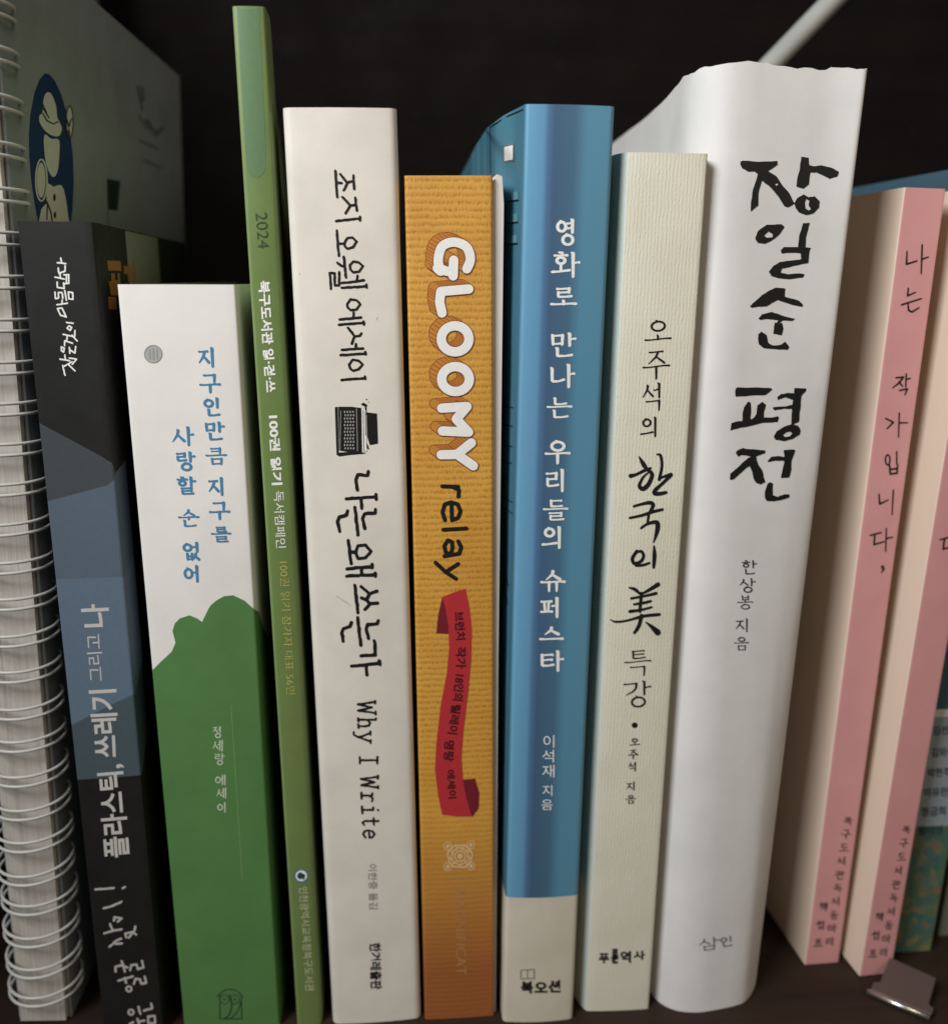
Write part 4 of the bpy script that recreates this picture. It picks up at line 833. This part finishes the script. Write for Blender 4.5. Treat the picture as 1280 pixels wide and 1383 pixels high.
# ---------------------------------------------------------------- 10 pink books
w, d = .0102, .14
def pink_mat(w):
    n = N('pink_card'); v = n.coord(); x = n.axis('X'); a = n.noise(60, v, 5)
    c = n.mix(n.ramp(a, [(.3, 0.), (.7, 1.)]), (.59, .275, .272, 1), (.645, .315, .312, 1))
    c = n.mix(n.math('LESS_THAN', n.math('ABSOLUTE', x), w/2-.0002), (.68, .535, .425, 1), c)
    n.link(c, n.b.inputs['Base Color']); n.b.inputs['Roughness'].default_value = .55; n.bump(n.noise(1300, v, 3), .2, .00005); return n.m
pm = pink_mat(w)
pk = Book('pink_book', 'slim pink book with black handwritten title beside the thick white book', .1132, .2127, 3.8, 1.12, w, .2071, d, pm, pg, r=.0004, bulge=0)
K = crop(1140, 320, 2.879)
S_ = [[(243, 55, .7), (241, 105, 1), (282, 92, .8)], [(302, 30, .9), (300, 85, .9), (298, 142, .7)], [(300, 86), (326, 77, .7)], [(248, 198, .8), (245, 228, .9), (276, 214, .7)], [(222, 263, .9), (298, 239, .8)], [(247, 260, .7), (249, 284), (262, 291), (290, 274, .7)],
      [(200, 547, .8), (229, 544), (213, 566), (187, 586, .6)], [(212, 564), (226, 580, .8)], [(240, 531, .8), (238, 582, .8)], [(240, 553), (256, 549, .7)], [(214, 596, .8), (244, 590), (235, 613, .7)], [(160, 705, .9), (190, 720), (165, 745, .7)], [(213, 684, .8), (210, 777, .7)], [(212, 722), (245, 722, .7)],
      [(203, 834, .8), (203, 882, .8)], [(175, 888), (178, 921), (204, 918), (207, 884, .8)], [(178, 903), (205, 900)], [(134, 1000, .8), (137, 1038), (170, 1022, .7)], [(190, 984, .8), (185, 1079, .7)], [(100, 1160, .8), (142, 1149, .9)], [(118, 1158), (115, 1196), (156, 1184, .7)], [(163, 1134, .8), (160, 1223, .7)], [(162, 1172), (188, 1167, .7)], [(148, 1282, 1.7), (152, 1292, 1.2), (143, 1306, .4)]]
pt = [pk.polys('title_lettering', sum([stroke(K(s), 2.5) for s in S_], [])+stroke(K(ellipse(168, 866, 9, 20, 12)), 2.1, closed=True), ink_black, 2)]
K = crop(930, 900, 2.8625)
pt.append(small(pk, 'club_lettering', K, [(c, x, y, 38, 38) for c, x, y in [('북', 615, 598), ('구', 607, 648), ('도', 600, 701), ('서', 591, 752), ('관', 583, 808), ('독', 575, 858), ('서', 569, 908), ('동', 560, 962), ('아', 552, 1012), ('리', 545, 1064), ('책', 520, 930), ('쉼', 510, 1000), ('표', 499, 1070)]], 1.9, ink('ink_soft_black', (.05, .035, .035, 1))))
pk2 = Book('pink_book', 'second slim pink book standing nearest the right edge behind the brown clip', .1261, .2075, 5.8, 2.07, w*.95, .2071, d, pink_mat(w*.95), pg, r=.0004, bulge=0)
for o in pt:
    c = o.copy(); link(c, pk2.root); c.scale = (.95, 1, 1)
for b in (pk, pk2): b.root['group'] = 'slim pink books with cream covers'

# ---------------------------------------------------------------- 11 blue anthology at the right edge
w, d = .013, .13
def anth():
    n = N('anthology_card'); v = n.coord(); z = n.axis('Z')
    B = lambda r, g, b: (r, g, b, 1)
    vo = n.new('ShaderNodeTexVoronoi'); vo.inputs['Scale'].default_value = 300; n.link(v, vo.inputs['Vector'])
    hue = n.ramp(vo.outputs['Color'], [(.15, B(.05, .12, .10)), (.35, B(.10, .16, .06)), (.5, B(.05, .13, .15)), (.62, B(.24, .21, .06)), (.75, B(.22, .11, .07)), (.9, B(.12, .18, .12))])
    art = n.mix(n.ramp(n.noise(260, v, 4), [(.35, 0.), (.6, 1.)]), B(.07, .14, .11), hue)
    band = n.mix(n.ramp(n.noise(60, v, 3), [(.3, 0.), (.7, 1.)]), B(.22, .28, .33), B(.34, .38, .40))
    c = n.mix(n.math('LESS_THAN', z, .0405), band, art)
    c = n.mix(n.math('GREATER_THAN', z, .0735), c, B(.62, .62, .60))
    c = n.mix(n.math('GREATER_THAN', z, .0757), c, B(.055, .115, .155))
    n.link(c, n.b.inputs['Base Color']); n.b.inputs['Roughness'].default_value = .4; return n.m
an = Book('blue_anthology', 'blue book with a name-covered paper band behind the second pink book', .1405, .2155, 2.5, 2.0, w, .2145, d, anth(), pg, r=.0006)
K = crop(1180, 860, 4.94)
def nm(s, x, y, wd, ht): 
    p = K([(x, y)])[0]; return cell_text(s, p[0], p[1], wd/4.94, ht/4.94, .02, -.06)
addl(an, 'name_lettering', [nm('김선영', 470, 622, 150, 62), nm('김외숙', 458, 770, 150, 62), nm('박현주', 435, 905, 152, 62), nm('이유란', 414, 1037, 165, 62), nm('정금희', 396, 1165, 165, 62), nm('황미영', 376, 1292, 165, 62)], ink('ink_name_dark', (.035, .05, .06, 1)))
w = .0075
gb = Book('grey_green_booklet', 'thin grey-green booklet at the right edge beyond the name-banded book', .1540, .2215, 2, 2.0, w*.5, .12, .12, paper('grey_green_card', (.20, .22, .17, 1)), pg, r=.0004)
pb = Book('pale_pink_book', 'pale greyish pink book cut off by the right edge of the photo', .1625, .229, 2, 2.0, .012, .19, .12, paper('pale_mauve_card', (.38, .32, .30, 1)), pg, r=.0006)

# ---------------------------------------------------------------- 12 rods and clip
rodm = paper('white_plastic', (.33, .34, .32, 1), .4, .04, .1)
def onY(x, y, Y): r = ray(x, y); return CAM+r*(Y/r.y)
a = onY(1124, 0, .30); b_ = onY(1045, 82, .30); dd = (a-b_).normalized()
o = tube('diagonal_rod', [b_-dd*.05, b_, a, a+dd*.06], .0032, rodm, n=16); tag(o, 'white diagonal rod rising behind the thick white book', 'rod')
p = onY(108, 0, .44)
o = bevel_box('pale_post', p.x-.009, p.x+.0062, .437, .445, .0, .33, paper('grey_plastic', (.22, .20, .20, 1), .5), r=.001); tag(o, 'pale upright post behind the top corner of the spiral notebook', 'post')
# clip
def clip():
    e = link(bpy.data.objects.new('small_clip', None)); e.empty_display_size = .01
    A0, B0 = Vector((.1205, .2002, .0008)), Vector((.1318, .1906, .0008))
    ax = (B0-A0).normalized(); ay = Vector((0, 0, 1)).cross(ax); tilt = radians(16); ay = (ay*cos(tilt)+Vector((0, 0, 1))*sin(tilt)); az = ax.cross(ay)
    e.matrix_world = Matrix(((ax.x, ay.x, az.x, A0.x), (ax.y, ay.y, az.y, A0.y), (ax.z, ay.z, az.z, A0.z), (0, 0, 0, 1)))
    tag(e, 'small brown clip with a shiny metal edge lying on the shelf', 'clip')
    L = (B0-A0).length
    m = N('brown_plastic'); m.b.inputs['Base Color'].default_value = (.085, .056, .050, 1); m.b.inputs['Roughness'].default_value = .45; m.b.inputs['Transmission Weight'].default_value = .12
    m.bump(m.noise(300, m.coord(), 3), .15, .0001)
    out = [(.0002, .0008), (L+.0004, .0008), (L+.0006, .0030), (L-.0008, .0036), (L-.0008, .0122), (.0022, .0128), (.0018, .0040), (.0004, .0034)]
    n = len(out); V = [(x, y, .0003) for x, y in out]+[(x, y, .0011) for x, y in out]
    o = mesh_obj('plate', V, [tuple(range(n))[::-1], tuple(range(n, 2*n))]+[(i, (i+1) % n, (i+1) % n+n, i+n) for i in range(n)], m.m, e)
    bm = bmesh.new(); bm.from_mesh(o.data); bmesh.ops.bevel(bm, geom=bm.edges[:], offset=.0002, segments=1, affect='EDGES'); bm.to_mesh(o.data); bm.free()
    cm = N('chrome'); cm.b.inputs['Metallic'].default_value = 1; cm.b.inputs['Base Color'].default_value = (.85, .83, .8, 1); cm.b.inputs['Roughness'].default_value = .3
    tube('metal_edge', [(-.0004, 0, .0006), (L+.0002, 0, .0006)],   .00075, cm.m, e, n=14)
clip()
